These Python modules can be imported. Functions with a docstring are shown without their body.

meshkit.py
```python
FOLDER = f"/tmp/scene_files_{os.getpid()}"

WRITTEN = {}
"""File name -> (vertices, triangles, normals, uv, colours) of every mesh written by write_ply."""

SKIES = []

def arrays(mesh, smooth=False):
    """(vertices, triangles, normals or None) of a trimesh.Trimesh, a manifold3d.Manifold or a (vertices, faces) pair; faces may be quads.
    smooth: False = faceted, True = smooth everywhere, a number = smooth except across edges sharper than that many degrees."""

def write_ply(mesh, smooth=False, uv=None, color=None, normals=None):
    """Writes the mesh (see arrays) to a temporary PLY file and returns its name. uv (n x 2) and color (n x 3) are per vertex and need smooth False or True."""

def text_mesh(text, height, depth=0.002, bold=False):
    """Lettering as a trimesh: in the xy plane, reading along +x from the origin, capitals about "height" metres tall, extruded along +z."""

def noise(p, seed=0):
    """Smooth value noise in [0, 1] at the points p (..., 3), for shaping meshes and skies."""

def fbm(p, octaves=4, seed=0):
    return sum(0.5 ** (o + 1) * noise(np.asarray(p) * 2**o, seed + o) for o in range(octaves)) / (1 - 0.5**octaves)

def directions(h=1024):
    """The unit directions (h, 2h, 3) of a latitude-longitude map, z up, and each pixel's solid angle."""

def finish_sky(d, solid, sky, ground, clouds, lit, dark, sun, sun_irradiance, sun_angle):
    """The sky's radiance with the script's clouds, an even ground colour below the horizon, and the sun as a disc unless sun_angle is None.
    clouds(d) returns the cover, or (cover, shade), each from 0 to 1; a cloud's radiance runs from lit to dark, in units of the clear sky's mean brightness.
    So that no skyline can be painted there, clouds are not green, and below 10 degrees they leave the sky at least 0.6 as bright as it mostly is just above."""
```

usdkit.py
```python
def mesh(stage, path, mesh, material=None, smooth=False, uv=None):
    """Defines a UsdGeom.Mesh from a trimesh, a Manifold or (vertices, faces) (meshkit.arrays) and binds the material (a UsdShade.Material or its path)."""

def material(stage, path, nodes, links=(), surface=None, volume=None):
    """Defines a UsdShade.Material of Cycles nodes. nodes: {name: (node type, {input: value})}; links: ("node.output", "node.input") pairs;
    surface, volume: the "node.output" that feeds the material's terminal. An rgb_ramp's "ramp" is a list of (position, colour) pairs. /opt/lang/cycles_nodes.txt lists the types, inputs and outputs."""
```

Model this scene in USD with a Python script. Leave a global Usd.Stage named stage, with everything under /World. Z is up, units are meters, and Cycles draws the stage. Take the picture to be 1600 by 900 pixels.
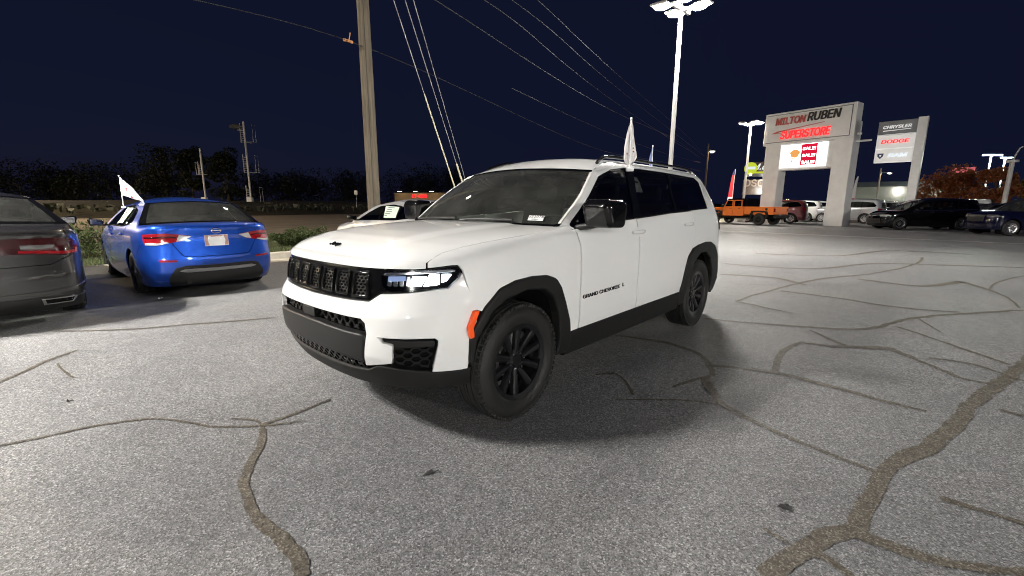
import math, random
import numpy as np, trimesh, shapely, usdkit, meshkit
from shapely.geometry import Polygon, LineString, Point, box as sbox
from shapely.ops import unary_union
from scipy.interpolate import PchipInterpolator, RectBivariateSpline, CubicSpline
from pxr import Usd, UsdGeom, UsdLux, UsdShade, Gf, Sdf, Vt

stage = Usd.Stage.CreateInMemory()
UsdGeom.SetStageUpAxis(stage, UsdGeom.Tokens.z)
UsdGeom.SetStageMetersPerUnit(stage, 1.0)
UsdGeom.Xform.Define(stage, '/World')
UsdGeom.Scope.Define(stage, '/World/Looks')
PI = math.pi
USED = set()

# ------------------------------------------------------------------ camera
CAM_H, PITCH, ROLL, FPX = 1.3947, 0.187565, 0.0046437, 697.56
c_, s_ = math.cos(PITCH), math.sin(PITCH)
Fv = np.array([0, c_, -s_]); R0 = np.array([1.0, 0, 0]); U0 = np.array([0, s_, c_])
Rv = math.cos(ROLL) * R0 + math.sin(ROLL) * U0
Uv = -math.sin(ROLL) * R0 + math.cos(ROLL) * U0
cam = UsdGeom.Camera.Define(stage, '/World/camera')
cam.CreateHorizontalApertureAttr(36.0)
cam.CreateVerticalApertureAttr(20.25)
cam.CreateFocalLengthAttr(36.0 * FPX / 1600)
cam.CreateClippingRangeAttr(Gf.Vec2f(0.05, 3000))
m4 = Gf.Matrix4d(*Rv, 0, *Uv, 0, *(-Fv), 0, 0, 0, CAM_H, 1)
cam.AddTransformOp().Set(m4)
cam.CreateExposureAttr(0.0)

# ------------------------------------------------------------------ night sky
usdkit.material(stage, '/World/Looks/sky', {
    'sky': ('sky_texture', {'sky_type': 'single_scattering', 'sun_disc': False, 'sun_elevation': -0.10, 'sun_rotation': -0.9, 'ozone_density': 1.6}),
    'hsv': ('hsv', {'hue': 0.5, 'saturation': 1.0, 'value': 1.0, 'fac': 1.0}),
    'tint': ('mix', {'mix_type': 'mix', 'fac': 0.95, 'color2': (0.0052, 0.0070, 0.0215)}),
    'bg': ('background_shader', {'strength': 1.0})},
    [('sky.color', 'hsv.color'), ('hsv.color', 'tint.color1'), ('tint.color', 'bg.color')], surface='bg.background')
dome = UsdLux.DomeLight.Define(stage, '/World/sky')
UsdShade.MaterialBindingAPI.Apply(dome.GetPrim()).Bind(UsdShade.Material.Get(stage, '/World/Looks/sky'))
dome.GetPrim().SetCustomDataByKey('kind', 'structure')

LAMP = 2000.0          # radiance of a floodlight lens

# ------------------------------------------------------------------ scene helpers
def numbered(parent, name):
    p, k = f'{parent}/{name}', 0
    while stage.GetPrimAtPath(p):
        k += 1
        p = f'{parent}/{name}_{k:03d}'
    return p

def setdata(path, **kw):
    pr = stage.GetPrimAtPath(path)
    for k, v in kw.items():
        if v is not None:
            pr.SetCustomDataByKey(k, v)

def thing(name, label, cat, loc=(0, 0, 0), rz=0.0, group=None):
    p = numbered('/World', name)
    x = UsdGeom.Xform.Define(stage, p)
    x.AddTranslateOp().Set(Gf.Vec3d(*map(float, loc)))
    if rz:
        x.AddRotateZOp().Set(math.degrees(rz))
    setdata(p, label=label, category=cat, group=group)
    return p

def emit(path, geo, mat=None, smooth=False):
    v, f = np.asarray(geo[0], float), np.asarray(geo[1], int)
    n = geo[2] if len(geo) > 2 else None
    if n is None:
        v, f, n = meshkit.arrays((v, f), smooth)
    m = UsdGeom.Mesh.Define(stage, path)
    m.CreatePointsAttr(Vt.Vec3fArray.FromNumpy(v.astype(np.float32)))
    m.CreateFaceVertexCountsAttr(Vt.IntArray.FromNumpy(np.full(len(f), 3, np.int32)))
    m.CreateFaceVertexIndicesAttr(Vt.IntArray.FromNumpy(np.ascontiguousarray(f, np.int32).ravel()))
    m.CreateSubdivisionSchemeAttr('none')
    if n is not None:
        m.CreateNormalsAttr(Vt.Vec3fArray.FromNumpy(np.asarray(n).astype(np.float32)))
        m.SetNormalsInterpolation('vertex')
    if mat is not None:
        UsdShade.MaterialBindingAPI.Apply(m.GetPrim())
        m.GetPrim().CreateRelationship('material:binding', False).SetTargets([Sdf.Path(f'/World/Looks/{mat}')])
        USED.add(mat)
    return path

def part(parent, name, geo, mat, smooth=False, label=None):
    p = emit(numbered(parent, name), geo, mat, smooth)
    if label:
        setdata(p, label=label)
    return p

def single(name, geo, mat, label=None, cat=None, smooth=False, kind=None, group=None):
    p = emit(numbered('/World', name), geo, mat, smooth)
    setdata(p, label=label, category=cat, kind=kind, group=group)
    return p

# ------------------------------------------------------------------ geometry helpers
def cat(*gs):
    vs, fs, k = [], [], 0
    for g in gs:
        if hasattr(g, 'vertices'):
            g = (np.asarray(g.vertices), np.asarray(g.faces))
        v, f = np.asarray(g[0], float), np.asarray(g[1], int)
        if f.shape[1] == 4:
            f = np.vstack([f[:, [0, 1, 2]], f[:, [0, 2, 3]]])
        vs.append(v); fs.append(f + k); k += len(v)
    return np.vstack(vs), np.vstack(fs)

def catn(*gs):
    vs, fs, ns, k = [], [], [], 0
    for v, f, n in gs:
        if len(v) == 0:
            continue
        vs.append(v); fs.append(np.asarray(f) + k); ns.append(n); k += len(v)
    return np.vstack(vs), np.vstack(fs), np.vstack(ns)

def mv(g, t=(0, 0, 0), rz=0.0, rx=0.0, ry=0.0, s=1.0):
    v = np.asarray(g[0], float) * s
    for a, (i, j) in ((rx, (1, 2)), (ry, (2, 0)), (rz, (0, 1))):
        if a:
            c, sn = math.cos(a), math.sin(a)
            w = v.copy()
            w[:, i] = c * v[:, i] - sn * v[:, j]; w[:, j] = sn * v[:, i] + c * v[:, j]
            v = w
    return v + np.asarray(t, float), g[1]

def bx(sx, sy, sz, c=(0, 0, 0), ch=0.0):
    """a box, its edges chamfered by ch"""
    if ch <= 0:
        b = trimesh.creation.box((sx, sy, sz))
        return np.asarray(b.vertices) + np.asarray(c, float), np.asarray(b.faces)
    pts = []
    for a in (-1, 1):
        for b_ in (-1, 1):
            for d in (-1, 1):
                for k in range(3):
                    e = [sx / 2 - ch, sy / 2 - ch, sz / 2 - ch]
                    e[k] += ch
                    pts.append((a * e[0], b_ * e[1], d * e[2]))
    h = trimesh.convex.convex_hull(np.array(pts))
    return np.asarray(h.vertices) + np.asarray(c, float), np.asarray(h.faces)

def tube(pts, r, n=8, caps=True):
    p = np.asarray(pts, float)
    r = np.broadcast_to(np.asarray(r, float), (len(p),))
    t = np.gradient(p, axis=0); t /= np.linalg.norm(t, axis=1, keepdims=True) + 1e-12
    ref = np.array([0, 0, 1.0]) if abs(t[:, 2]).mean() < 0.8 else np.array([1.0, 0, 0])
    a = np.cross(t, ref); a /= np.linalg.norm(a, axis=1, keepdims=True) + 1e-12
    b = np.cross(t, a)
    an = np.arange(n) * 2 * PI / n
    v = (p[:, None] + r[:, None, None] * (np.cos(an)[None, :, None] * a[:, None] + np.sin(an)[None, :, None] * b[:, None])).reshape(-1, 3)
    f = []
    for i in range(len(p) - 1):
        for j in range(n):
            q = [i * n + j, i * n + (j + 1) % n, (i + 1) * n + (j + 1) % n, (i + 1) * n + j]
            f += [[q[0], q[2], q[1]], [q[0], q[3], q[2]]]
    if caps:
        k = len(v); v = np.vstack([v, p[:1], p[-1:]]); m = (len(p) - 1) * n
        for j in range(n):
            f += [[k, j, (j + 1) % n], [k + 1, m + (j + 1) % n, m + j]]
    f = np.array(f)
    return v, f[:, ::-1]

def revolve(prof, n=48, axis='y'):
    """profile of (radius, along) turned about the axis"""
    p = np.asarray(prof, float)
    an = np.arange(n) * 2 * PI / n
    v = np.stack([p[:, None, 0] * np.cos(an), np.broadcast_to(p[:, None, 1], (len(p), n)), p[:, None, 0] * np.sin(an)], -1).reshape(-1, 3)
    f = []
    for i in range(len(p) - 1):
        for j in range(n):
            a, b, c, d = i * n + j, i * n + (j + 1) % n, (i + 1) * n + (j + 1) % n, (i + 1) * n + j
            f += [[a, b, c], [a, c, d]]
    if axis == 'z':
        v = v[:, [0, 2, 1]]; f = [q[::-1] for q in f]
    return v, np.array(f)

def extrude(poly, h, engine='earcut'):
    gs = [trimesh.creation.extrude_polygon(g, h, engine=engine) for g in getattr(poly, 'geoms', [poly]) if g.area > 1e-9]
    return cat(*gs)

def hull(pts):
    h = trimesh.convex.convex_hull(np.asarray(pts, float))
    return np.asarray(h.vertices), np.asarray(h.faces)

def ball(c, r, sub=2, sc=(1, 1, 1)):
    m = trimesh.creation.icosphere(sub, r)
    return np.asarray(m.vertices) * np.asarray(sc) + np.asarray(c, float), np.asarray(m.faces)

def basis(g, o, ex, ey, ez):
    """g's x, y, z laid along ex, ey, ez from o"""
    v = np.asarray(g[0], float)
    w = np.asarray(o, float) + v[:, :1] * np.asarray(ex, float) + v[:, 1:2] * np.asarray(ey, float) + v[:, 2:3] * np.asarray(ez, float)
    f = np.asarray(g[1])
    return w, (f if np.dot(np.cross(ex, ey), ez) > 0 else f[:, ::-1])

def heavy(tm, dx, n=2):
    """fatter lettering: the same letters set again a hair to either side"""
    v, f = tm
    out = [(v, f)]
    for k in range(1, n + 1):
        for sg in (-1, 1):
            w = v.copy(); w[:, 0] += sg * dx * k / n; w[:, 2] *= 1 - .02 * k - .005 * sg
            out.append((w, f))
    return cat(*out)

def text(s, h, depth=0.01, bold=True, slant=0.0, stretch=1.0, center=True):
    m = meshkit.text_mesh(s, h, depth, bold)
    v = np.asarray(m.vertices).copy()
    v[:, 0] = v[:, 0] * stretch + slant * v[:, 1]
    if center:
        v[:, 0] -= (v[:, 0].min() + v[:, 0].max()) / 2
    return v, np.asarray(m.faces)

# ------------------------------------------------------------------ a car body's skin
class Wrap:
    """The upright skin of a body. s runs along the plan curve from the middle of the nose (s = 0) round the left side to the middle of the tail, z upwards;
    each station gives how far the skin lies inside the plan curve at each height."""
    def __init__(self, plan, stations, zr=(0.1, 2.0)):
        p = np.array(plan, float)
        full = np.vstack([(p * [1, -1])[:0:-1], p, (p * [1, -1])[-2::-1]])
        t = np.r_[0, np.cumsum(np.linalg.norm(np.diff(full, axis=0), axis=1))]
        k = len(p) - 1
        t -= t[k]
        cs = PchipInterpolator(t, full) if False else CubicSpline(t, full)
        tt = np.linspace(t[0], t[-1], 6001)
        q = cs(tt)
        s = np.r_[0, np.cumsum(np.linalg.norm(np.diff(q, axis=0), axis=1))]
        s -= np.interp(0, tt, s)
        self.half = np.interp(t[2 * k], tt, s)
        self._s, self._q = s, q
        self.cx, self.cy = CubicSpline(s[::10], q[::10, 0]), CubicSpline(s[::10], q[::10, 1])
        m = (s >= 0) & (s <= self.half)
        self._sh, self._qh = s[m], q[m]
        imax = np.argmax(self._qh[:, 1])
        self._front = (self._qh[:imax, 1], self._sh[:imax])
        self._rear = (self._qh[imax:, 1][::-1], self._sh[imax:][::-1])
        zs = np.linspace(zr[0], zr[1], 191)
        st, vals = [], []
        for (kind, val), prof in stations:
            st.append({'x': self.sx, 'y': self.sy, 'r': self.sr}[kind](val))
            prof = np.array(prof, float)
            vals.append(PchipInterpolator(prof[:, 0], prof[:, 1], extrapolate=True)(np.clip(zs, prof[0, 0], prof[-1, 0])))
        o = np.argsort(st); st = np.array(st)[o]; vals = np.array(vals)[o]
        ss = np.linspace(0, self.half, 301)
        if st[0] > 0: st = np.r_[0, st]; vals = np.vstack([vals[:1], vals])
        if st[-1] < self.half - 1e-6: st = np.r_[st, self.half]; vals = np.vstack([vals, vals[-1:]])
        grid = PchipInterpolator(st, vals)(ss)
        ss2 = np.r_[-ss[20:0:-1], ss, 2 * self.half - ss[-2:-22:-1]]
        grid = np.vstack([grid[20:0:-1], grid, grid[-2:-22:-1]])
        self.D = RectBivariateSpline(ss2, zs, grid, kx=3, ky=3, s=0)
    def sx(self, x):
        return float(np.interp(-x, -self._qh[:, 0], self._sh))
    def sy(self, y):
        return float(np.sign(y) * np.interp(abs(y), *self._front))
    def sr(self, y):
        """from the tail: the station where the rear plan curve is y to the left"""
        return float(np.interp(y, *self._rear)) if y >= 0 else 2 * self.half - float(np.interp(-y, *self._rear))
    def base(self, s):
        s = np.asarray(s, float)
        sc = np.where(s > self.half, 2 * self.half - s, np.abs(s))
        sg = np.where((s < 0) | (s > self.half), -1.0, 1.0)
        x, y = self.cx(sc), self.cy(sc)
        dx, dy = self.cx(sc, 1), self.cy(sc, 1)
        l = np.hypot(dx, dy)
        return sc, sg, x, y, dy / l, -dx / l
    def P(self, s, z, off=0.0):
        sc, sg, x, y, nx, ny = self.base(s)
        d = self.D(sc, np.asarray(z, float), grid=False) - off
        return np.stack([x - nx * d, sg * (y - ny * d), np.broadcast_to(z, x.shape)], -1)
    def N(self, s, z, e=0.006):
        s, z = np.asarray(s, float), np.asarray(z, float)
        a = self.P(s + e, z) - self.P(s - e, z); b = self.P(s, z + e) - self.P(s, z - e)
        n = np.cross(a, b)
        return n / np.linalg.norm(n, axis=-1, keepdims=True)

def grid_clip(poly, cell):
    cx, cz = cell if np.ndim(cell) else (cell, cell)
    V, F, idx = [], [], {}
    def vid(x, y):
        k = (round(x * 2e5), round(y * 2e5))
        if k not in idx:
            idx[k] = len(V); V.append((x, y))
        return idx[k]
    for g in getattr(poly, 'geoms', [poly]):
        if g.is_empty or g.geom_type != 'Polygon' or g.area < 1e-8:
            continue
        shapely.prepare(g)
        x0, y0, x1, y1 = g.bounds
        nx, ny = max(1, int(math.ceil((x1 - x0) / cx))), max(1, int(math.ceil((y1 - y0) / cz)))
        X, Y = np.linspace(x0, x1, nx + 1), np.linspace(y0, y1, ny + 1)
        for i in range(nx):
            cells = shapely.box(np.full(ny, X[i]), Y[:-1], np.full(ny, X[i + 1]), Y[1:])
            full, some = shapely.contains(g, cells), shapely.intersects(g, cells)
            for j in range(ny):
                if full[j]:
                    a, b, c, d = vid(X[i], Y[j]), vid(X[i + 1], Y[j]), vid(X[i + 1], Y[j + 1]), vid(X[i], Y[j + 1])
                    F += [(a, b, c), (a, c, d)]
                elif some[j]:
                    q = g.intersection(cells[j])
                    for h in getattr(q, 'geoms', [q]):
                        if h.geom_type != 'Polygon' or h.area < 1e-9:
                            continue
                        vv, ff = trimesh.creation.triangulate_polygon(h, engine='earcut')
                        ids = [vid(*p) for p in vv]
                        for t in ff:
                            a, b, c = ids[t[0]], ids[t[1]], ids[t[2]]
                            if len({a, b, c}) == 3:
                                (ax, ay), (bx_, by), (cx_, cy_) = V[a], V[b], V[c]
                                F.append((a, b, c) if (bx_ - ax) * (cy_ - ay) - (by - ay) * (cx_ - ax) > 0 else (a, c, b))
    return np.array(V, float).reshape(-1, 2), np.array(F, int).reshape(-1, 3)

def dense_ring(ring, step):
    p = np.asarray(ring.coords)[:, :2]
    out = []
    for a, b in zip(p[:-1], p[1:]):
        n = max(1, int(math.ceil(np.linalg.norm(b - a) / step)))
        out += [a + (b - a) * k / n for k in range(n)]
    return np.array(out)

def panel(W, poly, off=0.0, lip=0.012, rnd=0.004, cell=0.04, mirror=False):
    """A piece of skin cut out along poly (in s, z) with rounded, turned-in edges."""
    if poly.geom_type == 'MultiPolygon':
        return catn(*[panel(W, g, off, lip, rnd, cell, mirror) for g in poly.geoms if g.area > 1e-5])
    inner = poly.buffer(-rnd, join_style=2) if rnd else poly
    if inner.is_empty:
        inner, rnd = poly, 0
    P2, F = grid_clip(inner, cell)
    out = [(W.P(P2[:, 0], P2[:, 1], off), F, W.N(P2[:, 0], P2[:, 1]))]
    if lip:
        for g in getattr(inner, 'geoms', [inner]):
            g = shapely.geometry.polygon.orient(g)
            for ring in [g.exterior, *g.interiors]:
                r = dense_ring(ring, cell if not np.ndim(cell) else min(cell))
                if len(r) < 3:
                    continue
                t = np.roll(r, -1, 0) - np.roll(r, 1, 0)
                t /= np.linalg.norm(t, axis=1, keepdims=True) + 1e-12
                o = np.stack([t[:, 1], -t[:, 0]], 1)
                n0 = W.N(r[:, 0], r[:, 1])
                q = r + 0.003 * o
                o3 = W.P(q[:, 0], q[:, 1]) - W.P(r[:, 0], r[:, 1]); o3 /= np.linalg.norm(o3, axis=1, keepdims=True) + 1e-12
                rows = [(0, 0, n0), (0.7 * rnd, 0.3 * rnd, n0 + o3), (rnd, rnd, o3), (rnd, max(lip, rnd * 1.5), o3)]
                vs, ns = [], []
                for du, dn, nn in rows:
                    a = r + du * o
                    vs.append(W.P(a[:, 0], a[:, 1], off - dn)); ns.append(nn / np.linalg.norm(nn, axis=1, keepdims=True))
                m = len(r); f = []
                for k in range(3):
                    i = np.arange(m); j = (i + 1) % m
                    f.append(np.stack([k * m + i, (k + 1) * m + i, (k + 1) * m + j], 1)); f.append(np.stack([k * m + i, (k + 1) * m + j, k * m + j], 1))
                out.append((np.vstack(vs), np.vstack(f), np.vstack(ns)))
    g = catn(*out)
    return mir(g) if mirror else g

def mir(g):
    v, f = np.asarray(g[0]) * [1, -1, 1], np.asarray(g[1])[:, ::-1]
    return (v, f, np.asarray(g[2]) * [1, -1, 1]) if len(g) > 2 and g[2] is not None else (v, f)

def resample(c, n):
    c = np.asarray(c, float)
    t = np.r_[0, np.cumsum(np.linalg.norm(np.diff(c, axis=0), axis=1))]
    u = np.linspace(0, t[-1], n)
    return np.stack([np.interp(u, t, c[:, k]) for k in range(3)], 1)

def coons(c0, c1, d0, d1, bump=None):
    """Surface with c0, c1 as its v = 0, 1 edges (along u) and d0, d1 as its u = 0, 1 edges (along v)."""
    nu, nv = len(c0), len(d0)
    u, v = np.linspace(0, 1, nu)[:, None, None], np.linspace(0, 1, nv)[None, :, None]
    S = (1 - v) * c0[:, None] + v * c1[:, None] + (1 - u) * d0[None] + u * d1[None]
    S = S - ((1 - u) * (1 - v) * c0[0] + u * (1 - v) * c0[-1] + (1 - u) * v * c1[0] + u * v * c1[-1])
    if bump is not None:
        S = S + bump(u[..., 0], v[..., 0])
    return S

def surf(S, flip=False, lip=0.0):
    nu, nv = S.shape[:2]
    n = np.cross(np.gradient(S, axis=1), np.gradient(S, axis=0)); n /= np.linalg.norm(n, axis=-1, keepdims=True) + 1e-12
    i, j = np.meshgrid(np.arange(nu - 1), np.arange(nv - 1), indexing='ij')
    a, b, c, d = (i * nv + j).ravel(), ((i + 1) * nv + j).ravel(), ((i + 1) * nv + j + 1).ravel(), (i * nv + j + 1).ravel()
    f = np.vstack([np.stack([a, c, b], 1), np.stack([a, d, c], 1)])
    if flip:
        n, f = -n, f[:, ::-1]
    g = (S.reshape(-1, 3), f, n.reshape(-1, 3))
    if lip:
        k = nu * nv
        ring = np.r_[np.arange(nv), np.arange(2, nu) * nv - 1, k - 1 - np.arange(nv), np.arange(nu - 2, 0, -1) * nv]
        top = g[0][ring]; nn = g[2][ring]
        o = top - S.reshape(-1, 3).mean(0); o /= np.linalg.norm(o, axis=1, keepdims=True)
        low = top - lip * nn
        m = len(ring); a = np.arange(m); b = (a + 1) % m
        f2 = np.vstack([np.stack([a, b, b + m], 1), np.stack([a, b + m, a + m], 1)])
        if flip: f2 = f2[:, ::-1]
        g = catn(g, (np.vstack([top, low]), f2, np.vstack([o, o])))
    return g

# ------------------------------------------------------------------ materials
def M(name, nodes, links=(), surface='p.BSDF', volume=None):
    usdkit.material(stage, f'/World/Looks/{name}', nodes, links, surface=surface, volume=volume)

def plain(name, col, rough=0.5, metal=0.0, coat=0.0, spec=0.5, **kw):
    M(name, {'p': ('principled_bsdf', {'base_color': col, 'roughness': rough, 'metallic': metal, 'coat_weight': coat, 'coat_roughness': 0.03, 'specular_ior_level': spec, **kw})})

def worn(name, c1, c2, scale=6.0, rough=(0.4, 0.7), bump=0.0, bscale=60.0, metal=0.0, coat=0.0, coord='object', stretch=(1, 1, 1), spec=0.5):
    """two tones mixed by noise, uneven gloss and a fine relief"""
    nodes = {'tc': ('texture_coordinate', {}), 'mp': ('mapping', {'scale': stretch}),
             'n': ('noise_texture', {'scale': scale, 'detail': 6.0, 'roughness': 0.6}),
             'r': ('rgb_ramp', {'ramp': [(0.0, c1), (0.35, c1), (0.65, c2), (1.0, c2)]}),
             'mr': ('map_range', {'to_min': rough[0], 'to_max': rough[1]}),
             'n2': ('noise_texture', {'scale': bscale, 'detail': 4.0}),
             'b': ('bump', {'strength': bump, 'distance': 0.01}),
             'p': ('principled_bsdf', {'metallic': metal, 'coat_weight': coat, 'coat_roughness': 0.05, 'specular_ior_level': spec})}
    links = [(f'tc.{coord}', 'mp.vector'), ('mp.vector', 'n.vector'), ('mp.vector', 'n2.vector'), ('n.fac', 'r.fac'), ('r.color', 'p.base_color'), ('n.fac', 'mr.value'), ('mr.result', 'p.roughness')]
    if bump:
        links += [('n2.fac', 'b.height'), ('b.normal', 'p.normal')]
    M(name, nodes, links)

def paint(name, col, flake=0.0, rough=0.35, dirt=0.06, metal=0.0):
    """clear-coated car paint with a trace of road film low on the sides"""
    d = tuple(c * (1 - 0.35) + 0.02 for c in col)
    M(name, {'tc': ('texture_coordinate', {}), 'n': ('noise_texture', {'scale': 3.0, 'detail': 7.0, 'roughness': 0.65}),
             'sx': ('separate_xyz', {}), 'z': ('map_range', {'from_min': 0.75, 'from_max': 0.25, 'to_min': 0.0, 'to_max': 1.0, 'clamp': True}),
             'm': ('math', {'math_type': 'multiply'}), 'm2': ('math', {'math_type': 'multiply', 'value2': dirt * 6}),
             'mix': ('mix', {'color1': col, 'color2': d}),
             'mr': ('map_range', {'from_min': 0.3, 'from_max': 0.75, 'to_min': 0.015, 'to_max': 0.05}),
             'p': ('principled_bsdf', {'roughness': rough, 'metallic': metal, 'coat_weight': 1.0, 'coat_ior': 1.5})},
      [('tc.object', 'n.vector'), ('tc.object', 'sx.vector'), ('sx.z', 'z.value'), ('z.result', 'm.value1'), ('n.fac', 'm.value2'), ('m.value', 'm2.value1'), ('m2.value', 'mix.fac'),
       ('mix.color', 'p.base_color'), ('n.fac', 'mr.value'), ('mr.result', 'p.coat_roughness')])

def glass(name, tint, rough=0.0):
    M(name, {'t': ('transparent_bsdf', {'color': tint}), 'g': ('glossy_bsdf', {'color': (1, 1, 1), 'roughness': rough}), 'f': ('fresnel', {'IOR': 1.5}), 'x': ('mix_closure', {})},
      [('f.fac', 'x.fac'), ('t.BSDF', 'x.closure1'), ('g.BSDF', 'x.closure2')], surface='x.closure')

def glow(name, col, strength):
    M(name, {'e': ('emission', {'color': col, 'strength': strength})}, surface='e.emission')

paint('white_paint', (0.78, 0.78, 0.765), rough=0.5)
paint('blue_paint', (0.006, 0.062, 0.40), rough=0.42, metal=0.75)
paint('grey_paint', (0.022, 0.021, 0.021), rough=0.42, metal=0.5)
paint('silver_paint', (0.40, 0.41, 0.43), rough=0.4, metal=0.45)
paint('orange_paint', (0.75, 0.16, 0.01), rough=0.4)
plain('black_paint', (0.0025, 0.0025, 0.003), 0.07)
plain('navy_paint', (0.003, 0.0035, 0.016), 0.08)
paint('maroon_paint', (0.10, 0.012, 0.015), rough=0.35, metal=0.3)
paint('dark_green_paint', (0.02, 0.028, 0.024), rough=0.35)
plain('gloss_black', (0.004, 0.004, 0.0042), 0.10)
plain('trim_black', (0.007, 0.007, 0.007), 0.5)
worn('cladding', (0.006, 0.006, 0.006), (0.010, 0.0098, 0.0095), 9, (0.5, 0.7), 0.15, 400, spec=.3)
plain('bar_grey', (0.010, 0.010, 0.010), 0.5, spec=.35)
plain('honeycomb', (0.012, 0.012, 0.012), 0.3)
plain('strip_grey', (0.20, 0.20, 0.20), 0.4)
plain('mirror_dark', (0.25, 0.25, 0.26), 0.1, 1.0)
plain('void', (0.004, 0.004, 0.004), 0.9, spec=0.1)
worn('tyre', (0.009, 0.009, 0.009), (0.017, 0.0165, 0.0155), 7, (0.45, 0.7), 0.2, 120, spec=.35)
plain('rim_black', (0.007, 0.007, 0.0075), 0.14, coat=0.7)
plain('rim_silver', (0.62, 0.62, 0.63), 0.28, 1.0)
plain('rim_machined', (0.5, 0.5, 0.52), 0.22, 1.0)
plain('chrome', (0.8, 0.8, 0.8), 0.08, 1.0)
plain('steel', (0.45, 0.45, 0.45), 0.35, 1.0)
plain('cast_iron', (0.34, 0.33, 0.32), 0.45, 0.8)
plain('seat_cloth', (0.06, 0.06, 0.06), 0.85)
plain('dash', (0.03, 0.03, 0.031), 0.65)
def dusty(name, tint, dust):
    M(name, {'t': ('transparent_bsdf', {'color': tint}), 'g': ('glossy_bsdf', {'color': (1, 1, 1), 'roughness': 0.0}), 'f': ('fresnel', {'IOR': 1.5}), 'x': ('mix_closure', {}), 'd': ('diffuse_bsdf', {'color': (.55, .56, .50)}),
             'tc': ('texture_coordinate', {}), 'n': ('noise_texture', {'scale': 4.0, 'detail': 5.0}), 'mr': ('map_range', {'from_min': .3, 'from_max': .7, 'to_min': dust * .6, 'to_max': dust * 1.4}), 'y': ('mix_closure', {})},
      [('f.fac', 'x.fac'), ('t.BSDF', 'x.closure1'), ('g.BSDF', 'x.closure2'), ('tc.object', 'n.vector'), ('n.fac', 'mr.value'), ('mr.result', 'y.fac'), ('x.closure', 'y.closure1'), ('d.BSDF', 'y.closure2')], surface='y.closure')
dusty('windscreen', (0.55, 0.60, 0.56), .045)
dusty('rear_glass', (0.20, 0.21, 0.20), .035)
glass('tinted_glass', (0.30, 0.31, 0.30))
glass('front_glass', (0.35, 0.38, 0.36))
glass('clear_cover', (0.9, 0.9, 0.9))
plain('orange_marker', (0.9, 0.09, 0.005), 0.25, coat=0.4, emission_color=(1, 0.07, 0.0), emission_strength=0.12)
plain('red_lamp', (0.24, 0.006, 0.010), 0.15, coat=0.8)
plain('red_lamp_dark', (0.035, 0.003, 0.004), 0.15, coat=0.8)
plain('clear_lamp', (0.6, 0.6, 0.6), 0.15, coat=0.8, metal=0.5)
plain('reflector', (0.75, 0.77, 0.8), 0.18, 0.9)
plain('dim_lamp', (0.11, 0.11, 0.11), 0.15, coat=0.8, metal=0.3)
plain('ink_pink', (0.45, 0.26, 0.22), 0.6)
glow('led_white', (0.80, 0.91, 1.0), 4.0)
glow('led_core', (0.92, 0.97, 1.0), 9.0)
glow('led_blue', (0.45, 0.60, 1.0), .7)
plain('label_white', (0.78, 0.78, 0.76), 0.6)
plain('paper_green', (0.50, 0.62, 0.50), 0.6)
plain('label_ink', (0.03, 0.03, 0.03), 0.6)
plain('ink_red', (0.45, 0.03, 0.03), 0.6)
plain('cloth_white', (0.78, 0.75, 0.74), 0.8)

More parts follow.
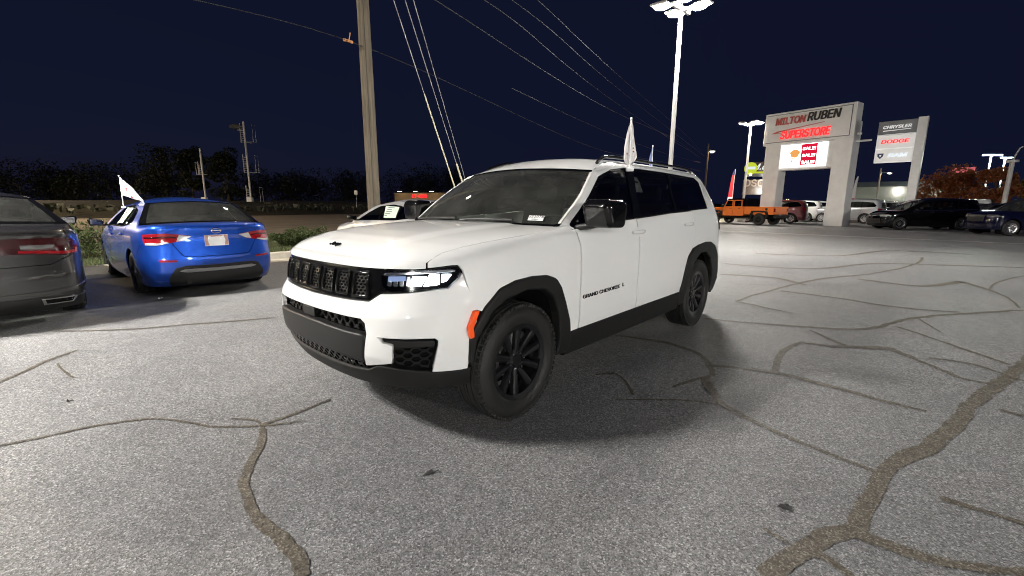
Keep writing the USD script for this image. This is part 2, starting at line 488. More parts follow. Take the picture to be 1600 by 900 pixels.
# ------------------------------------------------------------------ wheels
def make_wheel(parent, c, R, wd, rr, spokes=5, rim='rim_black', side=1, name='wheel', twin=True, detail=2, turn=0.3):
    """a wheel at c, its outer face towards side * y; the rim is the part, the tyre and the rest its sub-parts"""
    n = 64 if detail > 1 else 28
    h = wd / 2
    so = R - rr
    prof = [(rr - .012, h * .55), (rr - .004, h * .80), (rr + .012, h * .93), (rr + so * .35, h * 1.03), (rr + so * .62, h * 1.0), (R - .032, h * .88), (R - .012, h * .76), (R - .004, h * .60)]
    for g in (.36, .06, -.06, -.36):
        pass
    tread = []
    if detail > 1:
        for a, b in ((.60, .46), (.38, .14), (.06, -.06), (-.14, -.38), (-.46, -.60)):
            tread += [(R, h * a), (R, h * b), (R - .010, h * (b - .01)), (R - .010, h * (b - .07))]
        tread = tread[:-2]
    back = [(r_, -y_) for r_, y_ in prof[::-1]]
    ty = revolve(prof + tread + back, n)
    tg = [ty]
    if detail > 1:
        for k in range(64):       # shoulder blocks
            a = 2 * PI * k / 64
            for sg in (1, -1):
                b = bx(.030, h * .26, .022, (0, sg * h * .74, R - .017), .003)
                tg.append(mv(b, ry=a + sg * .02))
    dish = [(rr - .03, h * .78), (rr, h * .84), (rr + .004, h * .80), (rr - .016, h * .60), (rr - .03, h * .1), (rr - .03, -h * .8), (rr + .004, -h * .82)]
    rg = [revolve(dish, n)]
    hub = .075 * rr / .23
    for k in range(spokes):
        a = 2 * PI * k / spokes + turn
        for d in ((-.17, .17) if twin else (0,)):
            w0, w1 = (.019, .030) if twin else (.03, .045)
            if spokes > 8: w0, w1 = .010, .012
            r0, r1 = hub * .7, rr - .018
            a1 = d * .9
            p0 = np.array([math.sin(d * 2.2) * hub * .75, 0, math.cos(d * 2.2) * hub * .75])
            p1 = np.array([math.sin(a1 * 1.9) * r1, 0, math.cos(a1 * 1.9) * r1])
            t = (p1 - p0) / np.linalg.norm(p1 - p0); nrm = np.array([t[2], 0, -t[0]])
            pm = (p0 + p1) / 2
            pts = []
            for p, w, yo, th in ((p0, w0, h * .56, .035), (pm, w0 * .9, h * .68, .035), (p1, w1, h * .76, .03)):
                for sg in (-1, 1):
                    pts += [p + nrm * w * sg * .6 + [0, yo, 0], p + nrm * w * sg + [0, yo - .010, 0], p + nrm * w * sg * 1.1 + [0, yo - th, 0]]
            rg.append(mv(hull(pts), ry=a))
    rg.append(revolve([(.0, h * .62), (hub * .45, h * .61), (hub * .5, h * .56), (hub, h * .50), (hub * 1.05, h * .3), (hub * 1.05, -h * .2)], 24))
    fl = (lambda g: mir(g)) if side < 0 else (lambda g: g)
    def put(g): return mv(fl(g), c)
    w = part(parent, name, put(cat(*rg)), rim, 35)
    part(w, 'tyre', put(cat(*tg)), 'tyre', 32)
    if detail > 1:
        part(w, 'brake_disc', put(revolve([(.06, -h * .02), (rr * .74, -h * .02), (rr * .74, -h * .12), (.06, -h * .12)], 40)), 'cast_iron', 30)
        part(w, 'brake_caliper', put(mv(bx(.07, .05, .14, (rr * .66, h * .02, 0), .012), ry=-2.6 if c[0] > -1 else .5)), 'steel', 30)
        for k in range(5):
            a = 2 * PI * k / 5 + turn + .3
            part(w, 'wheel_nut', put(mv(tube([(math.sin(a) * hub * .7, h * .50, math.cos(a) * hub * .7), (math.sin(a) * hub * .7, h * .60, math.cos(a) * hub * .7)], .0085, 6), (0, 0, 0))), 'chrome', 30)
    else:
        part(w, 'hub_back', put(revolve([(0, 0.0), (rr - .03, 0.0)], 20)), 'void')
    return w

def arch_liner(W, opening, depth=.34, mirror=False):
    """the dark well behind a wheel opening: the opening's edge carried straight inwards, closed at the back"""
    r = dense_ring(shapely.geometry.polygon.orient(opening).exterior, .06)
    a = W.P(r[:, 0], r[:, 1], -.012); b = a.copy(); b[:, 1] = a[:, 1].max() - depth
    n = len(r); i = np.arange(n); j = (i + 1) % n
    f = np.vstack([np.stack([i, j, j + n], 1), np.stack([i, j + n, i + n], 1)])
    v = np.vstack([a, b, [b.mean(0)]])
    f = np.vstack([f, np.stack([i + n, j + n, np.full(n, 2 * n)], 1)])
    return mir((v, f)) if mirror else (v, f)

def on_skin(W, g, s0, z0, off=0.0, mirror=False, rot=0.0):
    """flat lettering (x along s, y up, z out) laid on the skin"""
    v = np.asarray(g[0], float)
    c, sn = math.cos(rot), math.sin(rot)
    x, y = c * v[:, 0] - sn * v[:, 1], sn * v[:, 0] + c * v[:, 1]
    s, z = s0 + x, z0 + y
    return W.P(s, z) + (off + v[:, 2:3]) * W.N(s, z), g[1]

def both(name, parent, geo, mat, smooth=False, label=None):
    part(parent, name, geo, mat, smooth, label)
    part(parent, name, mir(geo), mat, smooth, label)

JPLAN = [(.93, 0), (.925, .2), (.905, .4), (.855, .58), (.76, .725), (.62, .83), (.43, .905), (.15, .95), (-.3, .968), (-1.0, .972), (-2.0, .975), (-2.9, .972), (-3.4, .955), (-3.75, .93), (-3.97, .865), (-4.11, .735), (-4.165, .48), (-4.185, .24), (-4.19, 0)]
side_lo = [(.10, .10), (.30, .055), (.40, .035), (.50, .014), (.60, .004), (.72, .004), (.85, 0), (1.0, .0), (1.08, .006), (1.16, .022), (1.22, .040), (1.27, .058)]
green = [(1.36, .098), (1.50, .165), (1.62, .225), (1.70, .275), (1.75, .335), (1.78, .40), (2.0, .9)]
JST = [
 (('y', 0), [(.10, .40), (.25, .24), (.33, .13), (.41, .075), (.50, .03), (.56, .008), (.66, 0), (.77, 0), (.80, .008), (.87, .055), (.95, .065), (1.03, .085), (1.055, .085), (1.075, .11), (1.095, .17), (1.3, .5), (2, .9)]),
 (('y', .5), [(.10, .40), (.25, .24), (.33, .13), (.41, .075), (.50, .03), (.56, .008), (.66, 0), (.77, 0), (.80, .008), (.87, .05), (.95, .06), (1.03, .08), (1.06, .082), (1.08, .11), (1.10, .17), (1.3, .5), (2, .9)]),
 (('y', .80), [(.10, .30), (.25, .16), (.35, .07), (.45, .03), (.55, .012), (.66, 0), (.77, 0), (.82, .012), (.90, .035), (1.0, .055), (1.05, .065), (1.09, .085), (1.12, .14), (1.15, .22), (1.35, .5), (2, .9)]),
 (('x', .38), [(.10, .14), (.30, .07), (.42, .03), (.55, .012), (.68, 0), (.80, .0), (.90, .006), (1.0, .022), (1.06, .040), (1.10, .060), (1.14, .10), (1.17, .17), (1.35, .45), (2, .9)]),
 (('x', 0), [(.10, .12), (.30, .06), (.42, .03), (.55, .010), (.7, 0), (.85, 0), (.98, .006), (1.06, .022), (1.12, .045), (1.16, .075), (1.19, .12), (1.22, .2), (1.4, .45), (2, .9)]),
 (('x', -.62), side_lo[:-2] + [(1.20, .036), (1.225, .075), (1.25, .11), (1.36, .15), (1.5, .19), (1.62, .235), (1.70, .285), (1.75, .345), (1.78, .41), (2.0, .9)]),
 (('x', -.95), side_lo + green),
 (('x', -3.0), side_lo[:-2] + [(1.24, .032), (1.31, .052)] + [(1.38, .085)] + green[1:]),
 (('x', -3.6), [(.10, .10), (.30, .05), (.45, .02), (.6, .0), (.85, 0), (1.0, .002), (1.12, .014), (1.25, .04), (1.36, .08), (1.5, .15), (1.62, .215), (1.70, .27), (1.75, .335), (1.78, .41), (2, .9)]),
 (('r', .70), [(.10, .2), (.30, .10), (.42, .02), (.5, .0), (.7, .0), (.8, .02), (1.0, .05), (1.12, .06), (1.25, .09), (1.4, .16), (1.55, .25), (1.68, .34), (1.75, .42), (1.78, .5), (2, 1)]),
 (('r', 0), [(.10, .25), (.30, .12), (.42, .03), (.5, .0), (.7, .0), (.78, .03), (1.0, .06), (1.12, .065), (1.25, .08), (1.4, .14), (1.55, .22), (1.68, .30), (1.76, .36), (1.79, .42), (2, 1)]),
]

# ------------------------------------------------------------------ the white three-row SUV
def mirror_s(p):
    return shapely.affinity.scale(p, -1, 1, origin=(0, 0))

def build_jeep():
    t = thing('parked_suv', 'large white SUV with black wheels and a lit headlight, nearest to the viewer', 'SUV', (CARX, CARY, 0), CARYAW)
    W = Wrap(JPLAN, JST)
    H2 = 2 * W.half
    Pg = Polygon
    # --- outlines on the skin (s, z)
    band_l = [(0, 1.037), (.30, 1.037), (.60, 1.034), (.90, 1.038), (1.08, 1.049), (1.115, 1.046), (1.133, 1.028), (1.110, .985), (1.045, .936), (.822, .918), (.640, .909), (.560, .864), (.25, .858), (0, .855)]
    band = Pg(band_l).union(mirror_s(Pg(band_l))).buffer(.006).buffer(-.012).buffer(.006)
    gapline = [(.928, 1.040), (.934, 1.070), (.975, 1.098), (1.041, 1.122), (1.179, 1.147), (1.375, 1.168), (1.8, 1.203), (2.150, 1.234)]
    arch_f = Pg([(1.175, .30), (1.185, .40), (1.205, .62), (1.31, .77), (1.42, .83), (1.6, .862), (1.76, .845), (1.86, .78), (1.92, .66), (1.96, .5), (1.985, .30)])
    arch_r = Pg([(4.25, .30), (4.25, .42), (4.29, .62), (4.40, .79), (4.56, .862), (4.76, .862), (4.92, .78), (5.03, .62), (5.08, .42), (5.08, .30)])
    flare_f = Pg([(1.150, .30), (1.160, .40), (1.156, .65), (1.26, .807), (1.375, .902), (1.50, .935), (1.651, .945), (1.80, .935), (1.893, .905), (1.95, .84), (2.008, .727), (2.06, .6), (2.115, .42), (2.12, .30)])
    flare_r = Pg([(4.08, .30), (4.085, .53), (4.218, .857), (4.33, .93), (4.482, .958), (4.75, .975), (4.931, .967), (5.08, .92), (5.219, .812), (5.29, .65), (5.33, .45), (5.33, .30)])
    rd = lambda p, r=.085: p.buffer(r).buffer(-2 * r).buffer(r)
    flare_f, flare_r = rd(flare_f), rd(flare_r)
    arch_f, arch_r = rd(arch_f), rd(arch_r)
    dlo = Pg([(2.165, 1.222), (2.63, 1.257), (3.17, 1.278), (3.85, 1.312), (4.97, 1.345), (5.09, 1.655), (5.03, 1.702), (4.2, 1.722), (3.62, 1.726), (3.285, 1.716), (3.01, 1.686), (2.744, 1.614), (2.376, 1.384), (2.2, 1.252)]).buffer(.01).buffer(-.02).buffer(.01)
    aline = [(2.085, 1.238), (2.27, 1.372), (2.47, 1.513), (2.62, 1.615), (2.69, 1.660)]
    # --- white sheet metal
    fasc = Pg([(0, .850), (.25, .853), (.562, .859), (.642, .904), (.822, .913), (1.047, .931), (1.114, .983), (1.136, 1.02), (1.150, .95), (1.21, .83), (1.21, .44), (1.10, .447), (.937, .458), (.972, .62), (.972, .645), (.955, .662), (.646, .673), (.668, .642), (.724, .632), (.711, .522), (.522, .487), (.569, .687), (.562, .748), (.535, .770), (.3, .774), (0, .775)])
    fasc = fasc.union(mirror_s(fasc)).difference(arch_f.buffer(.03)).difference(mirror_s(arch_f.buffer(.03)))
    part(t, 'front_bumper', panel(W, fasc, 0, .03, .006, .03), 'white_paint')
    gl = LineString(gapline)
    fender = Pg([(.936, 1.045), (.9375, 1.073)] + [(s, z - .0004) for s, z in gapline[2:]] + [(2.158, 1.218), (2.19, 1.10), (2.202, .47), (2.0, .47), (1.2, .80), (1.155, .95), (1.141, 1.025), (1.118, 1.055), (1.08, 1.056)])
    fender = fender.difference(arch_f.buffer(.03))
    fender = max(getattr(fender, 'geoms', [fender]), key=lambda g: g.area)
    fd = panel(W, fender, 0, .02, .003, .03)
    part(t, 'fender', fd, 'white_paint'); part(t, 'fender', mir(fd), 'white_paint')
    fdoor = Pg([(2.169, 1.213), (2.203, 1.10), (2.217, .478), (3.101, .478), (3.094, 1.268), (2.63, 1.250)])
    rdoor = Pg([(3.106, 1.268), (3.113, .478), (4.15, .478), (4.22, .85), (4.36, .95), (4.425, 1.1), (4.405, 1.321), (3.85, 1.305)]).difference(arch_r.buffer(.03))
    wedge = Pg([(4.413, 1.320), (4.433, 1.1), (4.368, .945), (4.30, .85), (5.0, .85), (5.25, .5), (5.72, .50), (5.72, 1.34), (5.60, 1.50), (5.45, 1.757), (4.6, 1.768), (3.6, 1.772), (3.1, 1.758), (2.90, 1.725), (2.79, 1.695)] + aline[::-1] + [(2.165, 1.222), (2.63, 1.257), (3.6, 1.30)])
    side_w = wedge.buffer(0).union(dlo.buffer(.02)).difference(dlo).difference(Pg(list(fdoor.exterior.coords)).buffer(.004)).difference(rdoor.buffer(.004)).difference(arch_r.buffer(.03))
    # crease low on the doors comes from a pressed-in belt just above the sill
    for nm, pg in (('front_door', fdoor), ('rear_door', rdoor), ('body_side', side_w)):
        g = panel(W, pg, 0, .02, .003, .04)
        for k, gg in enumerate((g, mir(g))):
            p = part(t, nm, gg, 'white_paint')
            if nm != 'body_side':
                s0, z0 = ((3.08, 1.160) if nm == 'front_door' else (4.21, 1.190))
                hp = []
                for a in np.linspace(-.105, .105, 9):
                    hp.append(W.P(s0 + a, z0 + .002 * math.sin(a * 9), .034 - 1.9 * a * a))
                h = tube(hp, [.012, .014, .016, .017, .017, .017, .016, .014, .012], 10)
                cup = panel(W, Point(s0, z0).buffer(1).intersection(shapely.affinity.scale(Point(s0, z0).buffer(.1, 12), .85, .42)), .0015, 0, 0, .03)
                part(p, 'handle', h if k == 0 else mir(h), 'white_paint', 40)
                part(p, 'handle_cup', cup if k == 0 else mir(cup), 'white_paint')
    # --- glass house
    bp = LineString([(3.105, 1.24), (3.385, 1.74)]).buffer(.055, cap_style=2)
    cp = LineString([(3.925, 1.26), (4.245, 1.74)]).buffer(.022, cap_style=2)
    sail = Pg([(2.0, 1.2), (2.50, 1.20), (2.50, 1.26), (2.46, 1.46), (2.3, 1.46)])
    trim_in = dlo.buffer(-.022, join_style=1)
    panes = trim_in.difference(bp).difference(cp).difference(sail)
    trim = dlo.difference(panes)
    gt = panel(W, trim, -.006, .02, .002, .04)
    both('window_surround', t, gt, 'gloss_black')
    for g in sorted([g for g in panes.geoms if g.area > .01], key=lambda g: g.bounds[0]):
        gg = panel(W, g.buffer(.004), -.012, 0, 0, .06)
        mt = 'front_glass' if g.bounds[0] < 3.0 else 'tinted_glass'
        both('side_window', t, gg, mt)
    st_l = part(t, 'window_label', panel(W, Pg([(3.30, 1.50), (3.47, 1.50), (3.49, 1.64), (3.31, 1.64)]), -.02, .002, 0, .05), 'label_white')
    part(st_l, 'print', panel(W, Pg([(3.33, 1.585), (3.45, 1.585), (3.45, 1.60), (3.33, 1.60)]), -.0185, 0, 0, .05), 'label_ink')
    # --- bonnet
    sf = np.linspace(-.928, .928, 41)
    zf = 1.088 - .016 * np.abs(sf / .928) ** 3
    front_edge = W.P(sf, zf)
    side_edge = W.P(*np.array([(.930, 1.075)] + gapline[2:]).T)
    side_edge[0] = front_edge[-1]
    sl = resample(np.vstack([side_edge]), 40)
    cow = np.array([[sl[-1, 0] + .20 * (1 - v * v), sl[-1, 1] * v, sl[-1, 2] + .012 * (1 - v * v)] for v in np.linspace(-1, 1, 41)])
    sr_ = sl * [1, -1, 1]
    def hb(u, v):
        w = np.abs(2 * v - 1)
        z = .022 * np.sin(PI * np.clip(u, 0, 1)) ** .75 * (1 - w ** 4) ** .9
        z = z + .013 * np.clip((.62 - w) / .10, 0, 1) ** 2 * (3 - 2 * np.clip((.62 - w) / .10, 0, 1)) * np.clip(u * 5, 0, 1) * (1 - .3 * u)
        return np.stack([0 * u + 0 * v, 0 * u + 0 * v, z + 0 * u], -1)
    S = coons(sr_, sl, front_edge, cow, hb)
    hood = surf(S, False, .02)
    strip = Pg([(-.925, 1.042)] + [(s, z + .006) for s, z in zip(sf, zf)] + [(.925, 1.042)])
    hs = panel(W, strip, 0, .03, .0015, .02)
    hd = part(t, 'hood', catn(hood, hs), 'white_paint')
    # badge on its leading edge
    k = 2
    o = S[k, 20]; ey = S[k + 2, 20] - S[k, 20]; ey /= np.linalg.norm(ey); ex = np.array([0, 1.0, 0]); ez = np.cross(ex, ey)
    part(hd, 'badge', basis(text('Jeep', .036, .006, True, stretch=1.1), o + ez * .003, ex, ey, ez), 'gloss_black')
    # --- windscreen, roof
    al = resample(W.P(*np.array(aline).T), 24)
    cow2 = np.array([[al[0, 0] + .21 * (1 - v * v), al[0, 1] * v, al[0, 2] - .012 + .008 * (1 - v * v)] for v in np.linspace(-1, 1, 33)])
    rf = np.array([[al[-1, 0] + .11 * (1 - v * v), al[-1, 1] * v, al[-1, 2] + .034 * (1 - v * v)] for v in np.linspace(-1, 1, 33)])
    cow2[0], cow2[-1], rf[0], rf[-1] = al[0] * [1, -1, 1], al[0], al[-1] * [1, -1, 1], al[-1]
    Sw = coons(al * [1, -1, 1], al, cow2, rf, lambda u, v: np.stack([0 * u * v + .03 * np.sin(PI * u) * np.sin(PI * v), 0 * u * v, .02 * np.sin(PI * u) * np.sin(PI * v)], -1))
    n = np.cross(np.gradient(Sw, axis=1), np.gradient(Sw, axis=0)); n /= np.linalg.norm(n, axis=-1, keepdims=True)
    part(t, 'windscreen', surf(Sw - .004 * n, False), 'windscreen')
    edge = []
    fr = Sw + .001 * n
    for sl_ in (np.s_[0:2, :], np.s_[-2:, :]):
        edge.append(surf(fr[sl_]))
    
    part(t, 'windscreen_border', catn(*edge), 'gloss_black')
    rs = np.linspace(2.69, 5.45, 48)
    rz = PchipInterpolator([2.69, 2.79, 2.90, 3.1, 3.6, 4.6, 5.45], [1.660, 1.695, 1.725, 1.757, 1.771, 1.767, 1.756])(rs)
    rl = W.P(rs, rz); rl[0] = al[-1]
    rs2 = np.linspace(H2 - 5.45, 5.45, 33)
    rear = W.P(rs2, np.full(33, 1.755) + .0)
    Sr = coons(rl * [1, -1, 1], rl, rf, rear, lambda u, v: np.stack([0 * u * v, 0 * u * v, (.010 + .022 * np.sin(PI * np.clip(u, 0, 1))) * (1 - np.abs(2 * v - 1) ** 3) * np.minimum(1, 8 * u)], -1))
    part(t, 'roof', surf(Sr, False, .01), 'white_paint')
    for sg in (1, -1):
        ra = []
        for k in range(3, 45):
            p = Sr[k, 30].copy() if False else rl[k] * 1.0
            ra.append((p[0], sg * (p[1] - .028), p[2] + .018 + .030 * min(1, (k - 3) / 4, (44 - k) / 4)))
        part(t, 'roof_rail', tube(ra, .014, 8), 'gloss_black', 40)
    part(t, 'antenna_fin', hull([(-3.55, .02, 1.80), (-3.55, -.02, 1.80), (-3.75, .022, 1.80), (-3.75, -.022, 1.80), (-3.74, 0, 1.87), (-3.70, 0, 1.872)]), 'white_paint')
    # spoiler over the tail
    # --- tail
    tg = Pg([(5.728, .62), (H2 - 5.728, .62), (H2 - 5.728, 1.34), (H2 - 5.60, 1.50), (H2 - 5.45, 1.75), (5.45, 1.75), (5.60, 1.50), (5.728, 1.34)])
    rw = Pg([(5.80, 1.30), (H2 - 5.80, 1.30), (H2 - 5.62, 1.64), (5.62, 1.64)]).buffer(.02)
    tl = Pg([(5.40, 1.20), (5.86, 1.15), (5.86, 1.08), (5.52, 1.06), (5.38, 1.10)])
    part(t, 'tailgate', panel(W, tg.difference(rw.buffer(.004)).difference(tl.buffer(.004)).difference(shapely.affinity.scale(tl, -1, 1, origin=(W.half, 0)).buffer(.004)), 0, .02, .003, .05), 'white_paint')
    part(t, 'rear_window', panel(W, rw, -.004, 0, 0, .06), 'tinted_glass')
    lg = panel(W, tl, .012, .02, .005, .03)
    both('tail_lamp', t, lg, 'red_lamp_dark')
    rb = Pg([(5.30, .30), (H2 - 5.30, .30), (H2 - 5.30, .60), (5.74, .60), (5.74, .49), (5.30, .49)])
    part(t, 'rear_bumper', panel(W, rb, .012, .03, .008, .05), 'cladding')
    sp = hull([(-3.72, .56, 1.745), (-3.72, -.56, 1.745), (-3.95, .52, 1.735), (-3.95, -.52, 1.735), (-3.94, .50, 1.772), (-3.94, -.50, 1.772), (-3.70, .55, 1.79), (-3.70, -.55, 1.79)])
    part(t, 'spoiler', sp, 'white_paint')
    # --- black lower body
    for nm, fl, ar in (('front_flare', flare_f, arch_f), ('rear_flare', flare_r, arch_r)):
        g = panel(W, fl.difference(ar).intersection(sbox(0, .33, 9, 2)), .022, .07, .016, .035)
        both(nm, t, g, 'cladding')
        both('wheel_well', t, arch_liner(W, ar.buffer(.02)), 'void')
    sill = Pg([(2.06, .30), (4.12, .30), (4.10, .494), (2.095, .486)])
    both('sill_cladding', t, panel(W, sill, .014, .05, .012, .05), 'cladding')
    lip = Pg([(0, .335), (.34, .342), (.6, .352), (.85, .350), (1.06, .338), (1.19, .335), (1.18, .452), (1.10, .449), (.935, .458), (.92, .47), (.707, .497), (.62, .505), (.53, .462), (.3, .45), (0, .447)])
    lip = lip.union(mirror_s(lip)).difference(arch_f.buffer(.005)).difference(mirror_s(arch_f.buffer(.005)))
    part(t, 'lower_lip', panel(W, lip, .006, .06, .010, .03), 'cladding')
    bar = Pg([(0, .700), (.15, .699), (.563, .684), (.530, .505), (.3, .530), (0, .532)])
    bar = bar.union(mirror_s(bar))
    part(t, 'bumper_bar', panel(W, bar, .004, .05, .014, .03), 'bar_grey')
    # recess behind the openings, and the lattices in them
    rec = Pg([(0, .44), (.60, .44), (.60, .79), (0, .79)]); rec = rec.union(mirror_s(rec))
    part(t, 'intake_recess', panel(W, rec, -.075, 0, 0, .06), 'void')
    def lattice(poly, off, ps, pz, w, thick=.012, mat='gloss_black', name='intake_lattice'):
        ls = []
        a0, b0, a1, b1 = poly.bounds
        nr = int((b1 - b0) / pz) + 2
        for r_ in range(nr):
            z = b0 + r_ * pz
            pts = []
            x = a0 - ps
            k = 0
            while x < a1 + ps:
                ph = (k + r_) % 2
                pts += [(x, z + (.32 if ph else -.32) * pz), (x + ps * .45, z + (.32 if ph else -.32) * pz)]
                x += ps * .5 + ps * .15; k += 1
            ls.append(LineString(pts).buffer(w, cap_style=2, join_style=2))
        g = unary_union(ls).intersection(poly)
        return panel(W, g, off, thick, 0, .05)
    low = Pg([(0, .452), (.3, .455), (.52, .468), (.527, .50), (.3, .527), (0, .529)]); low = low.union(mirror_s(low))
    part(t, 'intake_lattice', lattice(low, -.012, .050, .026, .0045), 'gloss_black')
    slot = Pg([(0, .704), (.555, .692), (.560, .745), (0, .77)]); slot = slot.union(mirror_s(slot))
    part(t, 'intake_lattice', lattice(slot, -.05, .06, .03, .004), 'trim_black')
    part(t, 'radar_cover', panel(W, Pg([(-.11, .705), (.05, .705), (.05, .762), (-.11, .764)]), -.02, .04, .004, .03), 'trim_black')
    fog = Pg([(.640, .672), (.660, .640), (.716, .630), (.706, .502), (.925, .474), (.966, .622), (.966, .642), (.952, .657)])
    for m in (0, 1):
        mm = (lambda g: mir(g)) if m else (lambda g: g)
        part(t, 'fog_recess', mm(panel(W, fog.buffer(.01), -.05, 0, 0, .04)), 'void')
        top = fog.buffer(-.009).intersection(sbox(0, .612, 2, 1))
        part(t, 'fog_trim', mm(panel(W, top, -.012, .04, .006, .03)), 'cladding')
        part(t, 'fog_lattice', mm(lattice(fog.buffer(-.006).intersection(sbox(.70, .4, 2, .612)), -.022, .075, .024, .0045)), 'gloss_black')
        wall = fog.buffer(.004).exterior
        r = dense_ring(wall, .03); a = W.P(r[:, 0], r[:, 1], -.006); b = W.P(r[:, 0], r[:, 1], -.055)
        n_ = len(r); i = np.arange(n_); j = (i + 1) % n_
        part(t, 'fog_surround', mm((np.vstack([a, b]), np.vstack([np.stack([i, j, j + n_], 1), np.stack([i, j + n_, i + n_], 1)]))), 'trim_black')
    # --- grille and headlights
    slots = []
    for k in range(-3, 4):
        s0 = k * .163
        zl, zh = .879, 1.020
        slots.append(shapely.affinity.skew(sbox(s0 - .064, zl, s0 + .064, zh).buffer(-.018).buffer(.018), xs=0))
    lens_l = Pg([(.640, 1.000), (.66, 1.022), (.822, 1.027), (1.08, 1.036), (1.116, 1.030), (1.094, .982), (1.036, .944), (.822, .930), (.69, .926), (.655, .950)]).buffer(.004)
    hole = unary_union(slots + [lens_l, mirror_s(lens_l)])
    part(t, 'grille_surround', panel(W, band.difference(hole), -.010, .03, .003, .03), 'gloss_black')
    part(t, 'grille_recess', panel(W, Pg([(-.62, .84), (.62, .84), (.62, 1.05), (-.62, 1.05)]), -.06, 0, 0, .06), 'void')
    for sl_ in slots:
        fr_ = part(t, 'grille_slot', panel(W, sl_.difference(sl_.buffer(-.013)), .006, .03, .004, .02), 'gloss_black')
        inn = sl_.buffer(-.011)
        a0, b0, a1, b1 = inn.bounds
        hx = []
        px, pz = (a1 - a0) / 3.0, .0185
        for r_ in range(9):
            for q in range(-1, 5):
                cx_, cz_ = a0 + (q + (.5 if r_ % 2 else 0)) * px * 1.0, b0 + .008 + r_ * pz * .93
                hexo = Pg([(cx_ + px * .53 * math.cos(a), cz_ + pz * .62 * math.sin(a)) for a in (0.5236, 1.5708, 2.618, 3.665, 4.712, 5.76)])
                hx.append(hexo.buffer(.0010).difference(hexo.buffer(-.0030)))
        part(fr_, 'honeycomb', panel(W, unary_union(hx).intersection(inn.buffer(.004)), -.008, .018, 0, .05), 'honeycomb')
    for m in (0, 1):
        mm = (lambda g: mir(g)) if m else (lambda g: g)
        hl = part(t, 'headlight', mm(panel(W, lens_l.buffer(.012), -.045, 0, 0, .03)), 'gloss_black')
        def ins(nm, pg, off, mat, lipd=.01, rn=.003):
            part(hl, nm, mm(panel(W, Pg(pg), off, lipd, rn, .02)), mat)
        ins('light_guide', [(.645, 1.004), (.665, 1.019), (.822, 1.024), (1.075, 1.033), (1.105, 1.029), (1.095, 1.018), (.822, 1.010), (.665, 1.003)], -.010, 'reflector')
        for a in np.linspace(.672, .80, 4):
            ins('reflector_cell', [(a, .945), (a + .028, .943), (a + .030, .998), (a + .004, .998)], -.028, 'reflector')
        ins('inner_lamp', [(.680, .970), (.80, .975), (.80, 1.000), (.68, .997)], -.022, 'led_blue')
        ins('dipped_lamp', [(.815, .945), (.895, .943), (.935, .998), (.845, 1.000)], -.022, 'led_white')
        ins('main_lamp', [(.905, .943), (1.000, .950), (1.010, 1.008), (.945, 1.005)], -.020, 'led_core')
        ins('side_lamp', [(1.012, .958), (1.045, .968), (1.085, 1.006), (1.022, 1.008)], -.020, 'led_white')
        ins('lower_bezel', [(.67, .930), (.822, .934), (1.03, .950), (1.03, .944), (.822, .929), (.69, .926)], -.012, 'gloss_black')
        part(hl, 'headlight_lens', mm(panel(W, lens_l, -.002, .01, .003, .03)), 'clear_cover')
        mk = Pg([(1.156, .640), (1.143, .700), (1.182, .793), (1.212, .795), (1.192, .755), (1.170, .70), (1.175, .645)]).buffer(.003)
        part(t, 'side_marker', mm(panel(W, mk, .030, .03, .006, .02)), 'orange_marker')
        # door mirror
        mp = np.array([-.72, 1.085, 1.318])
        hp = []
        for (dx, dy, dz, r) in ((.06, .05, .045, .06), (.05, -.085, .05, .055), (-.04, .095, .055, .045), (-.04, -.10, .055, .045), (.05, .07, -.04, .05), (.05, -.08, -.045, .045), (-.04, .10, -.055, .035), (-.04, -.10, -.05, .035)):
            hp.append(ball(mp + [dx, dy, dz], r, 2)[0])
        mir_ = part(t, 'door_mirror', mm(hull(np.vstack(hp))), 'gloss_black', 50)
        part(mir_, 'mirror_arm', mm(hull(np.vstack([ball((-.66, .90, 1.225), .022, 1)[0], ball((-.74, .90, 1.225), .022, 1)[0], ball((-.66, 1.04, 1.250), .024, 1)[0], ball((-.75, 1.04, 1.250), .024, 1)[0]]))), 'trim_black', 50)
        part(mir_, 'mirror_glass', mm(bx(.004, .15, .10, (-.785, 1.085, 1.318), 0)), 'chrome')
        # lettering on the door
        lt = text('GRAND CHEROKEE', .027, .005, True, stretch=1.62)
        w_ = np.ptp(lt[0][:, 0])
        if m == 0:
            a, b = on_skin(W, lt, 2.235 + w_ / 2, .712, .001, rot=.018), on_skin(W, text('L', .028, .006, True, stretch=1.5), 2.235 + w_ + .06, .722, .001)
            part(t, 'model_badge', cat(a, b), 'gloss_black')
        else:
            v = np.asarray(lt[0]) * [-1, 1, 1]; f = np.asarray(lt[1])[:, ::-1]
            part(t, 'model_badge', mir(on_skin(W, (v, f), 2.235 + w_ / 2, .712, .001)), 'gloss_black')
    # --- wheels
    for x in (0.0, -3.09):
        for sg in (1, -1):
            make_wheel(t, (x, sg * (.955 - .13), .388), .388, .262, .250, 5, 'rim_black', sg, turn=.25 if x == 0 else .9)
    # --- floor and cabin
    part(t, 'underbody', cat(bx(3.4, 1.5, .10, (-1.55, 0, .30)), bx(.5, 1.1, .10, (.25, 0, .40)), bx(.6, 1.4, .12, (-3.8, 0, .36)), bx(1.5, 1.1, .5, (.0, 0, .75)), bx(1.6, 1.84, .5, (-1.55, 0, .62)), bx(1.3, 1.05, .5, (-3.0, 0, .65))), 'void')
    part(t, 'dashboard', hull([(-.50, .72, 1.17), (-.50, -.72, 1.17), (-.95, .70, 1.15), (-.95, -.70, 1.15), (-1.02, .68, 1.02), (-1.02, -.68, 1.02), (-.5, .7, .9), (-.5, -.7, .9)]), 'dash', 30)
    a_ = np.linspace(0, 2 * PI, 33)
